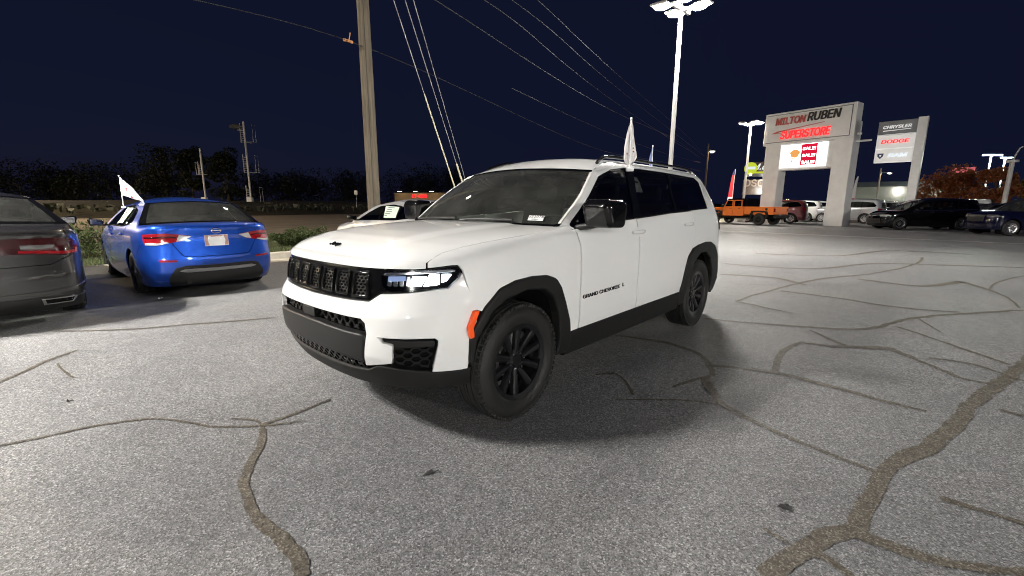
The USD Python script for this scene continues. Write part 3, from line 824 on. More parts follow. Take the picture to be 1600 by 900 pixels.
    ring = [np.array([-1.13 + .075 * math.sin(a), .38 + .185 * math.cos(a), 1.13 + .165 * math.sin(a)]) for a in a_]
    st_ = part(t, 'steering_wheel', tube(ring, .016, 8, False), 'dash', 50)
    part(st_, 'wheel_boss', cat(tube([(-1.10, .38, 1.12), (-.95, .38, 1.06)], .03, 10), bx(.03, .3, .035, (-1.12, .38, 1.12), .008), ball((-1.12, .38, 1.12), .06, 2, (1, 1, 1)) if False else bx(.04, .12, .10, (-1.13, .38, 1.12), .02)), 'dash', 40)
    for (sx_, ys) in ((-1.62, (.38, -.38)), (-2.55, (.40, -.40)), (-3.3, (.36, -.36))):
        for y_ in ys:
            st = part(t, 'seat', hull(np.vstack([mv(bx(.16, .50, .70, (0, 0, .35), .05), ry=-.28)[0] + [sx_ - .10, y_, .72], mv(bx(.10, .40, .1, (0, 0, .0), .03))[0] + [sx_ - .28, y_, 1.33]])), 'seat_cloth', 40)
            part(st, 'seat_cushion', mv(bx(.52, .52, .16, (0, 0, 0), .05), (sx_ + .18, y_, .74)), 'seat_cloth', 40)
            part(st, 'headrest', mv(bx(.09, .26, .19, (0, 0, 0), .04), (sx_ - .33, y_, 1.50), ry=-.2), 'seat_cloth', 40)
    part(t, 'rear_view_mirror', cat(bx(.02, .22, .065, (-1.17, 0, 1.58), .012), tube([(-1.15, 0, 1.60), (-1.08, 0, 1.68)], .01, 6)), 'trim_black', 40)
    # wipers, stickers
    def on_ws(u, v, lift=.012):
        i, j = u * (Sw.shape[0] - 1), v * (Sw.shape[1] - 1)
        i0, j0 = int(min(i, Sw.shape[0] - 2)), int(min(j, Sw.shape[1] - 2)); a, b = i - i0, j - j0
        p = (1 - a) * (1 - b) * Sw[i0, j0] + a * (1 - b) * Sw[i0 + 1, j0] + (1 - a) * b * Sw[i0, j0 + 1] + a * b * Sw[i0 + 1, j0 + 1]
        return p + lift * n[i0, j0], n[i0, j0]
    for pv in ([(.02, .52), (.045, .60), (.05, .80)], [(.02, .10), (.04, .28), (.05, .48)]):
        pts = [on_ws(u, v, .022)[0] for u, v in pv]
        part(t, 'wiper', tube(resample(pts, 10), .010, 6), 'trim_black', 40)
    part(t, 'cowl_panel', surf(coons(np.linspace(cow2[0] * 1.0 + [0, 0, -.012], cow2[0] + [.03, 0, -.01], 3), np.linspace(cow2[-1] + [0, 0, -.012], cow2[-1] + [.03, 0, -.01], 3), cow2 + [0, 0, -.012], cow2 + [.035, 0, -.012])), 'trim_black')
    def sticker(nm, u0, v0, w, h, lines, mat='label_white'):
        o, nn = on_ws(u0, v0, .006)
        ex = on_ws(u0, v0 + .03, .006)[0] - o; ex /= np.linalg.norm(ex); ey = np.cross(nn, ex)
        p = part(t, nm, basis(bx(w, h, .0015, (0, 0, 0)), o, ex, ey, nn), mat)
        for q, (tx, hh) in enumerate(lines):
            part(p, 'print', basis(text(tx, hh, .0006, True), o + ey * (h * (.05 - .42 * q)) + nn * .0012, ex, ey, nn), 'label_ink')
    sticker('stock_label', .115, .885, .115, .055, [('J21078', .022), ('0038167', .010)])
    sticker('windscreen_sticker', .93, .05, .13, .06, [])
    return t, W

# ------------------------------------------------------------------ other cars: one builder, each with its own outline
def car_shape(q):
    xf, xr, hw = q['xf'], q['xr'], q['hw']
    zh, zc, xc = q['zh'], q['zc'], q['xc']
    zb0, zb1 = q['zb']
    (x1, z1), (x2, z2), (x3, z3) = q['roof']
    tum = q.get('tum', .26); sk = q.get('nose', 1.0); tk = q.get('tail_round', 1.0)
    suv = q['kind'] != 'sedan'
    xd, zd, zt = q.get('deck', (xr + .4, 1.0, 1.0))
    plan = [(xf, 0), (xf - .015 * sk, .30 * hw), (xf - .06 * sk, .58 * hw), (xf - .17 * sk, .80 * hw), (xf - .38 * sk, .925 * hw), (xf - .75 * sk, .98 * hw), ((xf + xr) / 2, hw),
            (xr + .9 * tk, .985 * hw), (xr + .42 * tk, .945 * hw), (xr + .17 * tk, .84 * hw), (xr + .06 * tk, .62 * hw), (xr + .012 * tk, .32 * hw), (xr, 0)]
    def nose(i):
        return [(.08, .32), (.18, .12), (.28, .03), (.40, .0), (.52, 0), (zh - .12, .025 + i), (zh - .04, .055 + i), (zh, .10 + i), (zh + .02, .16 + i), (zh + .3, .7), (2.2, 1.3)]
    def shoulder(z, k=1.0):
        return [(.08, .12), (.2, .05), (.34, .02), (.48, .0), (z - .22, .0), (z - .07, .022 * k), (z - .01, .065 * k), (z + .02, .12 * k), (z + .2, .45), (2.2, 1.2)]
    def house(zb, zr, t=tum):
        return [(.08, .12), (.2, .05), (.34, .025), (.48, .004), (.6, 0), (zb - .16, 0), (zb - .05, .014), (zb, .04), (zb + .07, .07), (zr - .14, t * .74), (zr - .04, t), (zr, t + .06), (zr + .03, t + .13), (2.3, 1.3)]
    st = [(('y', 0), nose(0)), (('y', .8 * hw), nose(0)), (('x', xf - .48 * sk), shoulder((zh + zc) / 2 - .01)), (('x', xc + .12), shoulder(zc)), (('x', xc - .02), house(zc - .01, z1 + .02, tum * 1.05)),
          (('x', x1 - .1), house(zb0, z1 + .02)), (('x', x3 + .2), house(zb1, z3 + .02))]
    if suv:
        def tail(i):
            return [(.08, .25), (.2, .12), (.34, .03), (.48, 0), (.7, .0), (.85, .03 + i), (zb1, .06 + i), (zb1 + .3, .14 + i), (z3 - .05, .26 + i), (z3 + .02, .36 + i), (2.3, 1.2)]
        st += [(('x', xr + .5), house(zb1, z3 + .02)), (('r', .8 * hw), tail(.05)), (('r', 0), tail(0))]
    else:
        def tail(i):
            return [(.08, .34), (.18, .14), (.28, .04), (.40, .005), (.55, 0), (.68, .02), (zt - .16, .05 + i), (zt - .05, .045 + i), (zt - .01, .055 + i), (zt + .015, .09 + i), (zt + .04, .17), (zt + .3, .7), (2.2, 1.3)]
        st += [(('x', xd + .12), house(zb1, z3)), (('x', xd - .12), shoulder(zd)), (('x', xr + .5 * tk), shoulder((zd + zt) / 2)), (('r', .8 * hw), tail(0)), (('r', 0), tail(0))]
    return Wrap(plan, st, (.08, 2.1))

def build_car(q, loc, rz, label, group=None, cell=.06, name=None, cat_=None):
    W = car_shape(q)
    t = thing(name or q['name'], label, cat_ or q['cat'], loc, rz, group)
    Pg = Polygon
    xf, xr, hw, wb, R = q['xf'], q['xr'], q['hw'], q['wb'], q['R']
    X = W.sx
    (x1, z1), (x2, z2), (x3, z3) = q['roof']
    zh, zc, xc = q['zh'], q['zc'], q['xc']
    suv = q['kind'] != 'sedan'
    pt = q['paint']
    zs = q.get('zs', .19)
    xd, zd, zt = q.get('deck', (xr + .4, 1.0, 1.0))
    half = W.half
    sc = X(xf - .30)
    hood_l = [(sc, zh + .005), (X(xf - .48), (zh + zc) / 2), (X((xf + xc) / 2 - .1), (zh + 2 * zc) / 3 + .01), (X(xc), zc + .015)]
    aline = [(X(xc), zc + .015), (X(xc * .55 + x1 * .45), zc + .015 + (z1 - zc - .015) * .5), (X(x1 + .12), z1 - .045), (X(x1), z1)]
    top = [(0, zh)] + hood_l + aline[1:] + [(X((x1 + x2) / 2), (z1 + z2) / 2 + .014), (X(x2), z2), (X((x2 + x3) / 2), (z2 + z3) / 2 + .01), (X(x3), z3)]
    if suv:
        s_r = W.sr(.60 * hw)
        top += [(s_r, z3 - .01), (half, z3)]
        cline = None
    else:
        dl = q.get('cline') or [(x3 - (x3 - xd) * .5, z3 - (z3 - zd) * .42)]
        cline = [(X(x3), z3)] + [(X(a), b) for a, b in dl] + [(X(xd), zd + .01)]
        st_ = X(xr + .22)
        deck_l = [(X(xd), zd + .01), (X((xd + xr + .3) / 2), (zd + zt) / 2 + .012), (st_, zt + .008)]
        top += cline[1:] + deck_l[1:] + [(half, zt)]
    skin = Pg([(0, zs)] + top + [(half, zs)]).buffer(0)
    def arch(x0, r=None):
        r = r or R + .045
        a = np.linspace(-.35, PI + .35, 26)
        return Pg([(X(x0 - r * math.cos(b)), R + .005 + r * math.sin(b)) for b in a] + [(X(x0 + r * .9), .02), (X(x0 - r * .9), .02)]).buffer(0)
    arches = [arch(0), arch(-wb)]
    dlo = Pg([(X(a), b) for a, b in q['dlo']]).buffer(.012).buffer(-.024).buffer(.012)
    cuts = []
    for ln in q['cuts']:
        cuts.append(LineString([(X(a), b) for a, b in ln]).buffer(.0035 if cell < .1 else .006))
    nb = LineString([(X(xf - .42), .1), (X(xf - .40), zh - .10), (X(xf - .22), zh - .06), (X(xf - .16), zh + .2)]).buffer(.0035)
    tb = [LineString([(a if kk else X(a), b) for a, b in ln]).buffer(.0035) for kk, ln in q.get('tail_cuts', [])]
    body = skin.difference(unary_union(arches + [dlo, nb] + cuts + tb))
    for g in sorted(getattr(body, 'geoms', [body]), key=lambda g: g.centroid.x):
        if g.area < .004:
            continue
        if g.bounds[0] < .01:
            g = g.union(mirror_s(g)).buffer(.0005)
            part(t, 'front_bumper', panel(W, g, 0, .02, .003, cell), pt); continue
        if g.bounds[2] > half - .01:
            g = g.union(shapely.affinity.scale(g, -1, 1, origin=(half, 0))).buffer(.0005)
            part(t, 'tailgate' if suv else ('boot_lid' if g.centroid.y > .58 else 'rear_bumper'), panel(W, g, 0, .02, .003, cell), pt); continue
        x_ = g.centroid.x
        nm = 'body_side' if g.bounds[2] - g.bounds[0] > 2.2 else ('front_door' if x_ < X(q['bx']) else 'rear_door') if g.bounds[0] > X(xc + .3) and g.bounds[2] < X(-wb - .25) else ('fender' if x_ < X(xc) else 'quarter_panel')
        both(nm, t, panel(W, g, 0, .02, .003, cell), pt)
    # glass
    panes = dlo.buffer(-.018)
    for ln, w_ in q['pillars']:
        panes = panes.difference(LineString([(X(a), b) for a, b in ln]).buffer(w_, cap_style=2))
    both('window_surround', t, panel(W, dlo.difference(panes).buffer(0), -.004, .015, .001, cell), 'gloss_black')
    for g in sorted(getattr(panes, 'geoms', [panes]), key=lambda g: g.bounds[0]):
        if g.area > .01:
            both('side_window', t, panel(W, g.buffer(.004), -.010, 0, 0, cell * 1.5), q.get('glass', 'front_glass'))
    # bonnet, windscreen, roof
    ss = np.linspace(-sc, sc, 21)
    fe = W.P(ss, zh + .005 * np.abs(ss / sc) ** 2)
    hl = resample(W.P(*np.array(hood_l).T), 16); hl[0] = fe[-1]
    cow = lambda dx, dz, e: np.array([[e[0] + dx * (1 - v * v), e[1] * v, e[2] + dz * (1 - v * v)] for v in np.linspace(-1, 1, 21)])
    c0 = cow(.16, .02, hl[-1])
    hump = lambda a, p=2.5: (lambda u, v: np.stack([0 * u * v, 0 * u * v, a * np.sin(PI * np.clip(u, 0, 1)) ** .7 * (1 - np.abs(2 * v - 1) ** p)], -1))
    part(t, 'hood', surf(coons(hl * [1, -1, 1], hl, fe, c0, hump(.05)), False, .01), pt)
    al = resample(W.P(*np.array(aline).T), 14)
    rf = cow(.10, .035, al[-1])
    c1 = cow(.16, .0, al[0])
    part(t, 'windscreen', surf(coons(al * [1, -1, 1], al, c1, rf, hump(.02)), False), q.get('screen', 'windscreen'))
    k = [i for i, p in enumerate(top) if abs(p[0] - X(x1)) < 1e-6][0]
    if suv:
        s2 = W.sr(.60 * hw)
        pts = [p for p in top[k:] if p[0] <= s2 + 1e-6]
        rl = resample(W.P(*np.array(pts).T), 22); rl[0] = al[-1]
        sr2 = np.linspace(2 * half - s2, s2, 21)
        re_ = W.P(sr2, z3 - .01 * np.abs((sr2 - half) / (s2 - half)))
        re_[-1] = rl[-1]; re_[0] = rl[-1] * [1, -1, 1]
    else:
        pts = [p for p in top[k:] if p[0] <= X(x3) + 1e-6]
        rl = resample(W.P(*np.array(pts).T), 18); rl[0] = al[-1]
        re_ = cow(-.08, .035, rl[-1])
    part(t, 'roof', surf(coons(rl * [1, -1, 1], rl, rf, re_, lambda u, v: np.stack([0 * u * v, 0 * u * v, (.006 + .02 * np.sin(PI * np.clip(u, 0, 1))) * (1 - np.abs(2 * v - 1) ** 3)], -1)), False, .01), q.get('roof_paint', pt))
    if not suv:
        cl = resample(W.P(*np.array(cline).T), 16); cl[0] = rl[-1]
        de = cow(-.14, .02, cl[-1])
        bl = coons(cl * [1, -1, 1], cl, re_, de, hump(.02))
        n = np.cross(np.gradient(bl, axis=1), np.gradient(bl, axis=0)); n /= np.linalg.norm(n, axis=-1, keepdims=True)
        part(t, 'rear_window', surf(bl, False), 'rear_glass')
        part(t, 'rear_window_border', catn(surf((bl + .002 * n)[:, :2]), surf((bl + .002 * n)[:, -2:]), surf((bl + .002 * n)[:2]), surf((bl + .002 * n)[-2:])), 'gloss_black')
        dk = resample(W.P(*np.array(deck_l).T), 14); dk[0] = cl[-1]
        st2 = np.linspace(2 * half - st_, st_, 21)
        te = W.P(st2, zt + .008 * np.abs((st2 - half) / (st_ - half)) ** 2); te[-1] = dk[-1]; te[0] = dk[-1] * [1, -1, 1]
        part(t, 'boot_top', surf(coons(dk * [1, -1, 1], dk, de, te, hump(.022)), False, .01), pt)
    else:
        rw = Pg([(half - a, b) for a, b in q['rear_glass']] + [(half + a, b) for a, b in q['rear_glass'][::-1]]).buffer(.02)
        part(t, 'rear_window', panel(W, rw, .003, .01, .003, cell * 1.5), 'tinted_glass')
    # inserts: lamps, grilles, trims
    for (nm, kind, pts, off, mt, lipd, sym) in q['inserts']:
        pg = Pg([({'x': X, 'f': W.sy, 'r': W.sr, 's': (lambda a: a)}[kind](a), b) for a, b in pts]).buffer(.004)
        if sym == 'c':
            pg = pg.union(mirror_s(pg) if kind == 'f' else shapely.affinity.scale(pg, -1, 1, origin=(half, 0))).buffer(.0005)
            part(t, nm, panel(W, pg, off, lipd, .003, cell), mt)
        else:
            both(nm, t, panel(W, pg, off, lipd, .003, cell), mt)
    # mirrors, handles
    mx, mz = q['mirror']
    my = hw + .10
    g = hull(np.vstack([ball((mx + dx, my + dy, mz + dz), r, 1)[0] for dx, dy, dz, r in ((.05, .05, .02, .05), (.05, -.05, .0, .05), (-.03, .07, .03, .04), (-.03, -.07, .0, .04), (-.03, .06, -.03, .03))]))
    for sg in (1, -1):
        mm = (lambda a: a) if sg > 0 else mir
        dm = part(t, 'door_mirror', mm(g), q.get('mirror_paint', pt), 50)
        part(dm, 'mirror_glass', mm(bx(.004, .15, .09, (mx - .073, my, mz + .005))), 'mirror_dark')
        part(dm, 'mirror_arm', mm(bx(.05, .16, .03, (mx + .01, my - .10, mz - .05), .008)), 'trim_black')
    for hx, hz in q.get('handles', []):
        g = tube([W.P(X(hx) + a, hz, .028 - 1.6 * a * a) for a in np.linspace(-.10, .10, 7)], .014, 8)
        both('handle', t, g, q.get('handle_paint', pt), 40)
    for x in (0.0, -wb):
        for sg in (1, -1):
            make_wheel(t, (x, sg * (hw - .03 - q['tw'] / 2), R), R, q['tw'], q['rr'], q.get('spokes', 5), q.get('rim', 'rim_silver'), sg, twin=q.get('twin', True), detail=2 if cell < .07 else 1)
    for a in arches:
        both('wheel_well', t, arch_liner(W, a.intersection(sbox(-9, .1, 99, 3)).buffer(.01), .36), 'void')
    zi = q.get('zi', .20)
    part(t, 'underbody', cat(bx(wb - 2 * R - .2, hw * 1.86, .5, (-wb / 2, 0, zi + .27)), bx(xf - R - .15 if xf - R > .2 else .3, hw * 1.4, .35, ((xf + R) / 2 - .1, 0, zi + .22)), bx(max(.3, -xr - wb - R - .2), hw * 1.4, .35, ((xr - wb - R) / 2 + .1, 0, zi + .24)), bx(wb + .3, .9, .45, (-wb / 2, 0, zi + .28))), 'void')
    # seats
    zf = q.get('seat_z', .52)
    rows = q.get('rows', [(-1.35, .38), (-2.25, .38)])
    for sx_, y_ in rows:
        for sg in (1, -1):
            st = part(t, 'seat', mv(bx(.14, .50, .66, (0, 0, .33), .05), (sx_, sg * y_, zf), ry=-.3), 'seat_cloth', 40)
            part(st, 'headrest', mv(bx(.09, .26, .17, (0, 0, 0), .04), (sx_ - .26, sg * y_, zf + .74), ry=-.2), 'seat_cloth', 40)
    part(t, 'dashboard', hull([(xc + .05, .6 * hw, zc - .03), (xc + .05, -.6 * hw, zc - .03), (xc - .4, .7 * hw, zc - .06), (xc - .4, -.7 * hw, zc - .06), (xc - .45, .7 * hw, zc - .25), (xc - .45, -.7 * hw, zc - .25)]), 'dash', 30)
    return t, W

BLUE = dict(name='parked_sedan', cat='car', kind='sedan', paint='blue_paint', xf=.88, xr=-3.755, hw=.908, wb=2.71, R=.325, tw=.215, rr=.225, zh=.72, zc=.93, xc=-.42, zb=(.94, 1.0),
            roof=((-1.20, 1.335), (-1.85, 1.415), (-2.62, 1.365)), deck=(-3.16, 1.045, 1.055), cline=[(-2.80, 1.285), (-2.98, 1.165)], tum=.27, bx=-1.55,
            dlo=[(-.62, .965), (-1.2, .985), (-2.2, 1.005), (-2.72, 1.055), (-2.80, 1.10), (-2.55, 1.265), (-2.2, 1.33), (-1.85, 1.355), (-1.35, 1.315), (-1.0, 1.17)],
            pillars=[([(-1.52, .9), (-1.60, 1.5)], .03), ([(-2.42, .9), (-2.46, 1.5)], .012)],
            cuts=[[(-.50, .19), (-.47, .6), (-.55, .99)], [(-1.50, .19), (-1.50, 1.0)], [(-2.36, .50), (-2.45, .75), (-2.50, 1.04)], [(-.47, .215), (-2.40, .215)]],
            tail_cuts=[], inserts=[], mirror=(-.66, 1.03), handles=[(-1.36, .86), (-2.30, .90)], rim='rim_machined', spokes=5, zs=.17, mirror_paint='gloss_black')

BLUE['inserts'] = [
    ('tail_lamp', 'h', [(-.984, .932), (-.79, .943), (-.608, .943), (-.44, .925), (-.317, .902), (-.428, .840), (-.60, .815), (-.753, .782), (-.933, .787), (-.975, .85)], .008, 'red_lamp', .02, 'b'),
    ('lamp_lens', 'h', [(-.46, .922), (-.317, .900), (-.428, .846), (-.50, .835)], .012, 'clear_lamp', .02, 'b'),
    ('lamp_lens', 'h', [(-.93, .815), (-.753, .808), (-.62, .825), (-.60, .815), (-.753, .784), (-.928, .789)], .012, 'clear_lamp', .02, 'b'),
    ('lamp_bar', 'h', [(-.95, .895), (-.60, .905), (-.5, .89), (-.5, .88), (-.60, .89), (-.95, .878)], .012, 'red_lamp_dark', .02, 'b'),
    ('reflector', 'h', [(-.735, .575), (-.514, .565), (-.535, .542), (-.725, .550)], .006, 'red_lamp', .02, 'b'),
    ('diffuser', 'h', [(-.66, .18), (-.645, .30), (-.548, .446), (-.437, .474), (0, .468), (0, .18)], .010, 'trim_black', .03, 'c'),
    ('diffuser_strip', 'h', [(-.50, .405), (-.44, .425), (0, .420), (0, .385), (-.42, .388)], .022, 'strip_grey', .02, 'c'),
    ('boot_spoiler', 'h', [(-.66, .985), (-.50, 1.045), (-.3, 1.062), (0, 1.066), (0, 1.035), (-.3, 1.03), (-.5, 1.005), (-.62, .965)], .030, 'blue_paint', .06, 'c'),
    ('number_plate', 'h', [(-.152, .905), (0, .905), (0, .752), (-.152, .752)], .006, 'label_white', .01, 'c'),
    ('plate_edge', 'h', [(-.150, .90), (-.105, .90), (-.122, .83), (-.105, .757), (-.150, .757)], .009, 'ink_pink', .004, 'b'),
    ('plate_top', 'h', [(-.09, .902), (0, .902), (0, .888), (-.06, .885)], .009, 'ink_pink', .004, 'c'),
    ('lower_crease', 'h', [(-1.5, .26), (-.68, .255), (-.66, .18), (-1.5, .18)], .004, 'blue_paint', .02, 'b'),
]
BLUE['tail_cuts'] = [(True, [])]
GREY = dict(name='parked_saloon', cat='car', kind='sedan', paint='grey_paint', xf=.94, xr=-4.12, hw=.945, wb=3.05, R=.345, tw=.235, rr=.25, zh=.80, zc=1.0, xc=-.50, zb=(1.0, 1.06),
            roof=((-1.32, 1.40), (-2.0, 1.475), (-2.75, 1.43)), deck=(-3.52, 1.115, 1.07), cline=[(-2.98, 1.34), (-3.25, 1.225)], tum=.30, bx=-1.7, tail_round=.9,
            dlo=[(-.75, 1.03), (-1.4, 1.045), (-2.3, 1.065), (-2.75, 1.10), (-2.85, 1.16), (-2.62, 1.31), (-2.2, 1.375), (-1.9, 1.385), (-1.5, 1.355), (-1.1, 1.22)],
            pillars=[([(-1.66, .9), (-1.76, 1.5)], .04), ([(-2.52, .9), (-2.56, 1.5)], .012)],
            cuts=[[(-.55, .19), (-.52, .6), (-.62, 1.05)], [(-1.66, .19), (-1.66, 1.06)], [(-2.66, .52), (-2.72, .8), (-2.70, 1.10)], [(-.52, .235), (-2.66, .235)]],
            tail_cuts=[], mirror=(-.80, 1.09), handles=[(-1.5, .92), (-2.5, .95)], rim='rim_machined', zs=.18, mirror_paint='gloss_black', rows=[(-1.5, .40), (-2.45, .40)],
            inserts=[('lamp_band', 'h', [(-1.02, .955), (-.80, .985), (0, .995), (0, .845), (-.50, .825), (-.80, .795), (-.98, .80), (-1.03, .86)], .006, 'red_lamp_dark', .03, 'c'),
                     ('lamp_ring', 'h', [(-1.0, .865), (-.98, .815), (-.80, .808), (-.52, .836), (-.40, .845), (-.40, .862), (-.54, .856), (-.80, .832), (-.95, .838), (-.96, .87)], .012, 'red_lamp', .02, 'b'),
                     ('lamp_ring', 'h', [(-1.0, .94), (-.80, .968), (-.40, .976), (-.40, .966), (-.80, .955), (-.97, .925)], .012, 'red_lamp_dark', .02, 'b'),
                     ('reverse_lamp', 'h', [(-.70, .912), (-.42, .920), (-.42, .885), (-.55, .880), (-.68, .885)], .012, 'dim_lamp', .02, 'b'),
                     ('boot_lip', 'h', [(-.80, 1.03), (-.5, 1.07), (0, 1.08), (0, 1.055), (-.5, 1.045), (-.78, 1.005)], .026, 'grey_paint', .05, 'c'),
                     ('bumper_ledge', 'h', [(-1.35, .46), (-1.0, .44), (-.55, .405), (0, .40), (0, .365), (-.55, .37), (-1.0, .40), (-1.35, .425)], .012, 'grey_paint', .03, 'c'),
                     ('rear_valance', 'h', [(-1.3, .30), (-.95, .30), (-.55, .335), (0, .34), (0, .18), (-1.3, .18)], .008, 'trim_black', .03, 'c'),
                     ('exhaust_tip', 'h', [(-.82, .315), (-.50, .322), (-.52, .255), (-.80, .25)], .028, 'chrome', .08, 'b'),
                     ('exhaust_bore', 'h', [(-.785, .303), (-.53, .309), (-.545, .268), (-.775, .264)], .0295, 'void', .004, 'b')])
SILVER = dict(BLUE, paint='silver_paint', inserts=[('side_marker', 'f', [(.80, .63), (.88, .64), (.88, .59), (.80, .58)], .006, 'orange_marker', .01, 'b'), ('tail_lamp', 'h', [(-.95, .93), (-.4, .90), (-.45, .82), (-.92, .80)], .008, 'red_lamp', .02, 'b')], mirror_paint='gloss_black', handle_paint='silver_paint',
              roof=((-1.20, 1.335), (-1.85, 1.425), (-2.62, 1.375)))
def suv(paint_, **kw):
    q = dict(name='parked_suv', cat='SUV', kind='suv', paint=paint_, xf=.90, xr=-3.90, hw=.95, wb=2.87, R=.37, tw=.24, rr=.24, zh=1.0, zc=1.12, xc=-.55, zb=(1.12, 1.18),
             roof=((-1.25, 1.62), (-2.0, 1.72), (-3.45, 1.68)), tum=.26, bx=-1.6,
             dlo=[(-.72, 1.15), (-1.6, 1.175), (-2.6, 1.20), (-3.42, 1.25), (-3.50, 1.34), (-3.28, 1.575), (-2.6, 1.64), (-1.9, 1.645), (-1.45, 1.60), (-1.05, 1.40)],
             pillars=[([(-1.62, 1), (-1.70, 1.8)], .045), ([(-2.55, 1), (-2.62, 1.8)], .04)],
             cuts=[[(-.60, .3), (-.58, .8), (-.65, 1.2)], [(-1.62, .3), (-1.62, 1.2)], [(-2.46, .6), (-2.60, .95), (-2.62, 1.21)], [(-.6, .34), (-2.44, .34)]],
             tail_cuts=[(True, [])], rear_glass=[(.58, 1.20), (.50, 1.52)], mirror=(-.80, 1.20), handles=[(-1.48, 1.02), (-2.4, 1.05)], zs=.28, zi=.26, seat_z=.66, glass='tinted_glass',
             inserts=[('headlight', 'f', [(.52, .98), (.84, .97), (.90, .88), (.56, .85)], .006, 'clear_lamp', .02, 'b'), ('grille', 'f', [(0, .96), (.46, .96), (.44, .66), (0, .64)], .006, 'trim_black', .02, 'c'),
                      ('tail_lamp', 'h', [(-1.0, 1.14), (-.52, 1.10), (-.52, .98), (-.98, .96)], .008, 'red_lamp', .02, 'b'), ('number_plate', 'h', [(-.15, .88), (0, .88), (0, .76), (-.15, .76)], .006, 'label_white', .01, 'c')])
    q.update(kw)
    return q
VAN = suv('black_paint', name='parked_minivan', cat='minivan', xf=.95, xr=-4.22, hw=1.0, wb=3.09, R=.36, zh=.86, zc=1.08, xc=-.10, zb=(1.05, 1.12), roof=((-1.25, 1.66), (-2.2, 1.77), (-3.85, 1.71)), bx=-1.4,
          dlo=[(-.55, 1.08), (-1.6, 1.12), (-2.9, 1.16), (-3.78, 1.20), (-3.85, 1.28), (-3.66, 1.58), (-2.8, 1.665), (-2.0, 1.68), (-1.45, 1.63), (-.95, 1.36)],
          pillars=[([(-1.50, 1), (-1.58, 1.8)], .04), ([(-2.78, 1), (-2.84, 1.8)], .03)], cuts=[[(-.45, .3), (-.43, .8), (-.5, 1.13)], [(-1.5, .3), (-1.5, 1.15)], [(-2.62, .6), (-2.78, .95), (-2.80, 1.18)], [(-.45, .33), (-2.6, .33)]],
          mirror=(-.62, 1.14), rim='rim_silver', spokes=10, twin=False, zs=.20, handle_paint='chrome',
          rows=[(-1.45, .42), (-2.4, .42), (-3.2, .42)])
VAN['inserts'] = [('headlight', 'f', [(.50, .84), (.90, .87), (.95, .80), (.60, .75)], .006, 'clear_lamp', .02, 'b'), ('grille', 'f', [(0, .62), (.62, .62), (.66, .40), (0, .36)], .006, 'trim_black', .02, 'c'), ('chrome_strip', 'f', [(0, .80), (.48, .81), (.48, .79), (0, .775)], .010, 'chrome', .02, 'c'),
                  ('window_strip', 'x', [(-.5, 1.06), (-1.6, 1.098), (-2.9, 1.138), (-3.78, 1.178), (-3.78, 1.190), (-2.9, 1.152), (-1.6, 1.112), (-.5, 1.075)], .006, 'chrome', .01, 'b'),
                  ('tail_lamp', 'h', [(-1.05, 1.12), (-.5, 1.08), (-.5, .98), (-1.02, .96)], .008, 'red_lamp', .02, 'b')]

def car_paper(t, W, pts, mat='paper_green', off=.012, mirror=False):
    X = W.sx
    pg = Polygon([(X(a), b) for a, b in pts])
    p = part(t, 'window_notice', panel(W, pg, off, .004, .001, .04), mat)
    c = pg.centroid
    x0, z0, x1, z1 = pg.bounds
    for k, wd in enumerate((.7, .5, .62, .55, .3)):
        zz = z1 - (z1 - z0) * (.14 + .17 * k)
        ln = LineString([(c.x - (x1 - x0) * .30, zz), (c.x - (x1 - x0) * .30 + (x1 - x0) * .6 * wd, zz)]).buffer(.008, cap_style=2).intersection(pg.buffer(-.02))
        if not ln.is_empty:
            part(p, 'notice_line', panel(W, ln, off + .002, 0, 0, .05), 'label_ink')

def window_flag(name, label, base, h, tilt, cloth, marks, cloth_mat='cloth_white', group=None):
    """a plastic staff clipped to a window, its pennant hanging"""
    t = thing(name, label, 'flag', base, 0, group)
    d = np.array([tilt[0], tilt[1], 1.0]); d /= np.linalg.norm(d)
    part(t, 'staff', tube([d * 0, d * h], [.008, .006], 8), 'label_white', 40)
    part(t, 'clip', bx(.07, .03, .035, (.0, 0, 0), .006), 'label_white')
    part(t, 'finial', ball(d * h, .013, 1), 'label_white')
    p = np.array(cloth, float)      # rows of points down the cloth: (from the staff outwards)
    S = np.array(p)
    S2 = np.stack([resample(r, 9) for r in S])
    S3 = np.stack([resample(S2[:, k], 14) for k in range(9)], 1)
    k = np.arange(14)[:, None]; j = np.arange(9)[None]
    S3[..., 1] += .012 * np.sin(j * 1.5 + k * .35) * (j > 0)
    g1 = surf(S3); g2 = surf(S3 - .0025 * g1[2].reshape(S3.shape), True)
    cl = part(t, 'pennant', catn(g1, g2), cloth_mat)
    nn = g1[2].reshape(S3.shape)
    for (r, c_, rad, mt) in marks:
        i, jj = int(r * 13), int(c_ * 8)
        for sg in (1, -1):
            o = S3[i, jj] + sg * .004 * nn[i, jj]
            ex = S3[i, min(jj + 1, 8)] - S3[i, max(jj - 1, 0)]; ex /= np.linalg.norm(ex) + 1e-9
            nz = nn[i, jj] * sg; ey = np.cross(nz, ex)
            a = np.linspace(0, 2 * PI, 12)[:-1]
            part(cl, 'emblem', basis(extrude(Polygon([(rad * math.cos(q), rad * .8 * math.sin(q)) for q in a]), .001), o, ex, ey, nz), mt)
    return t

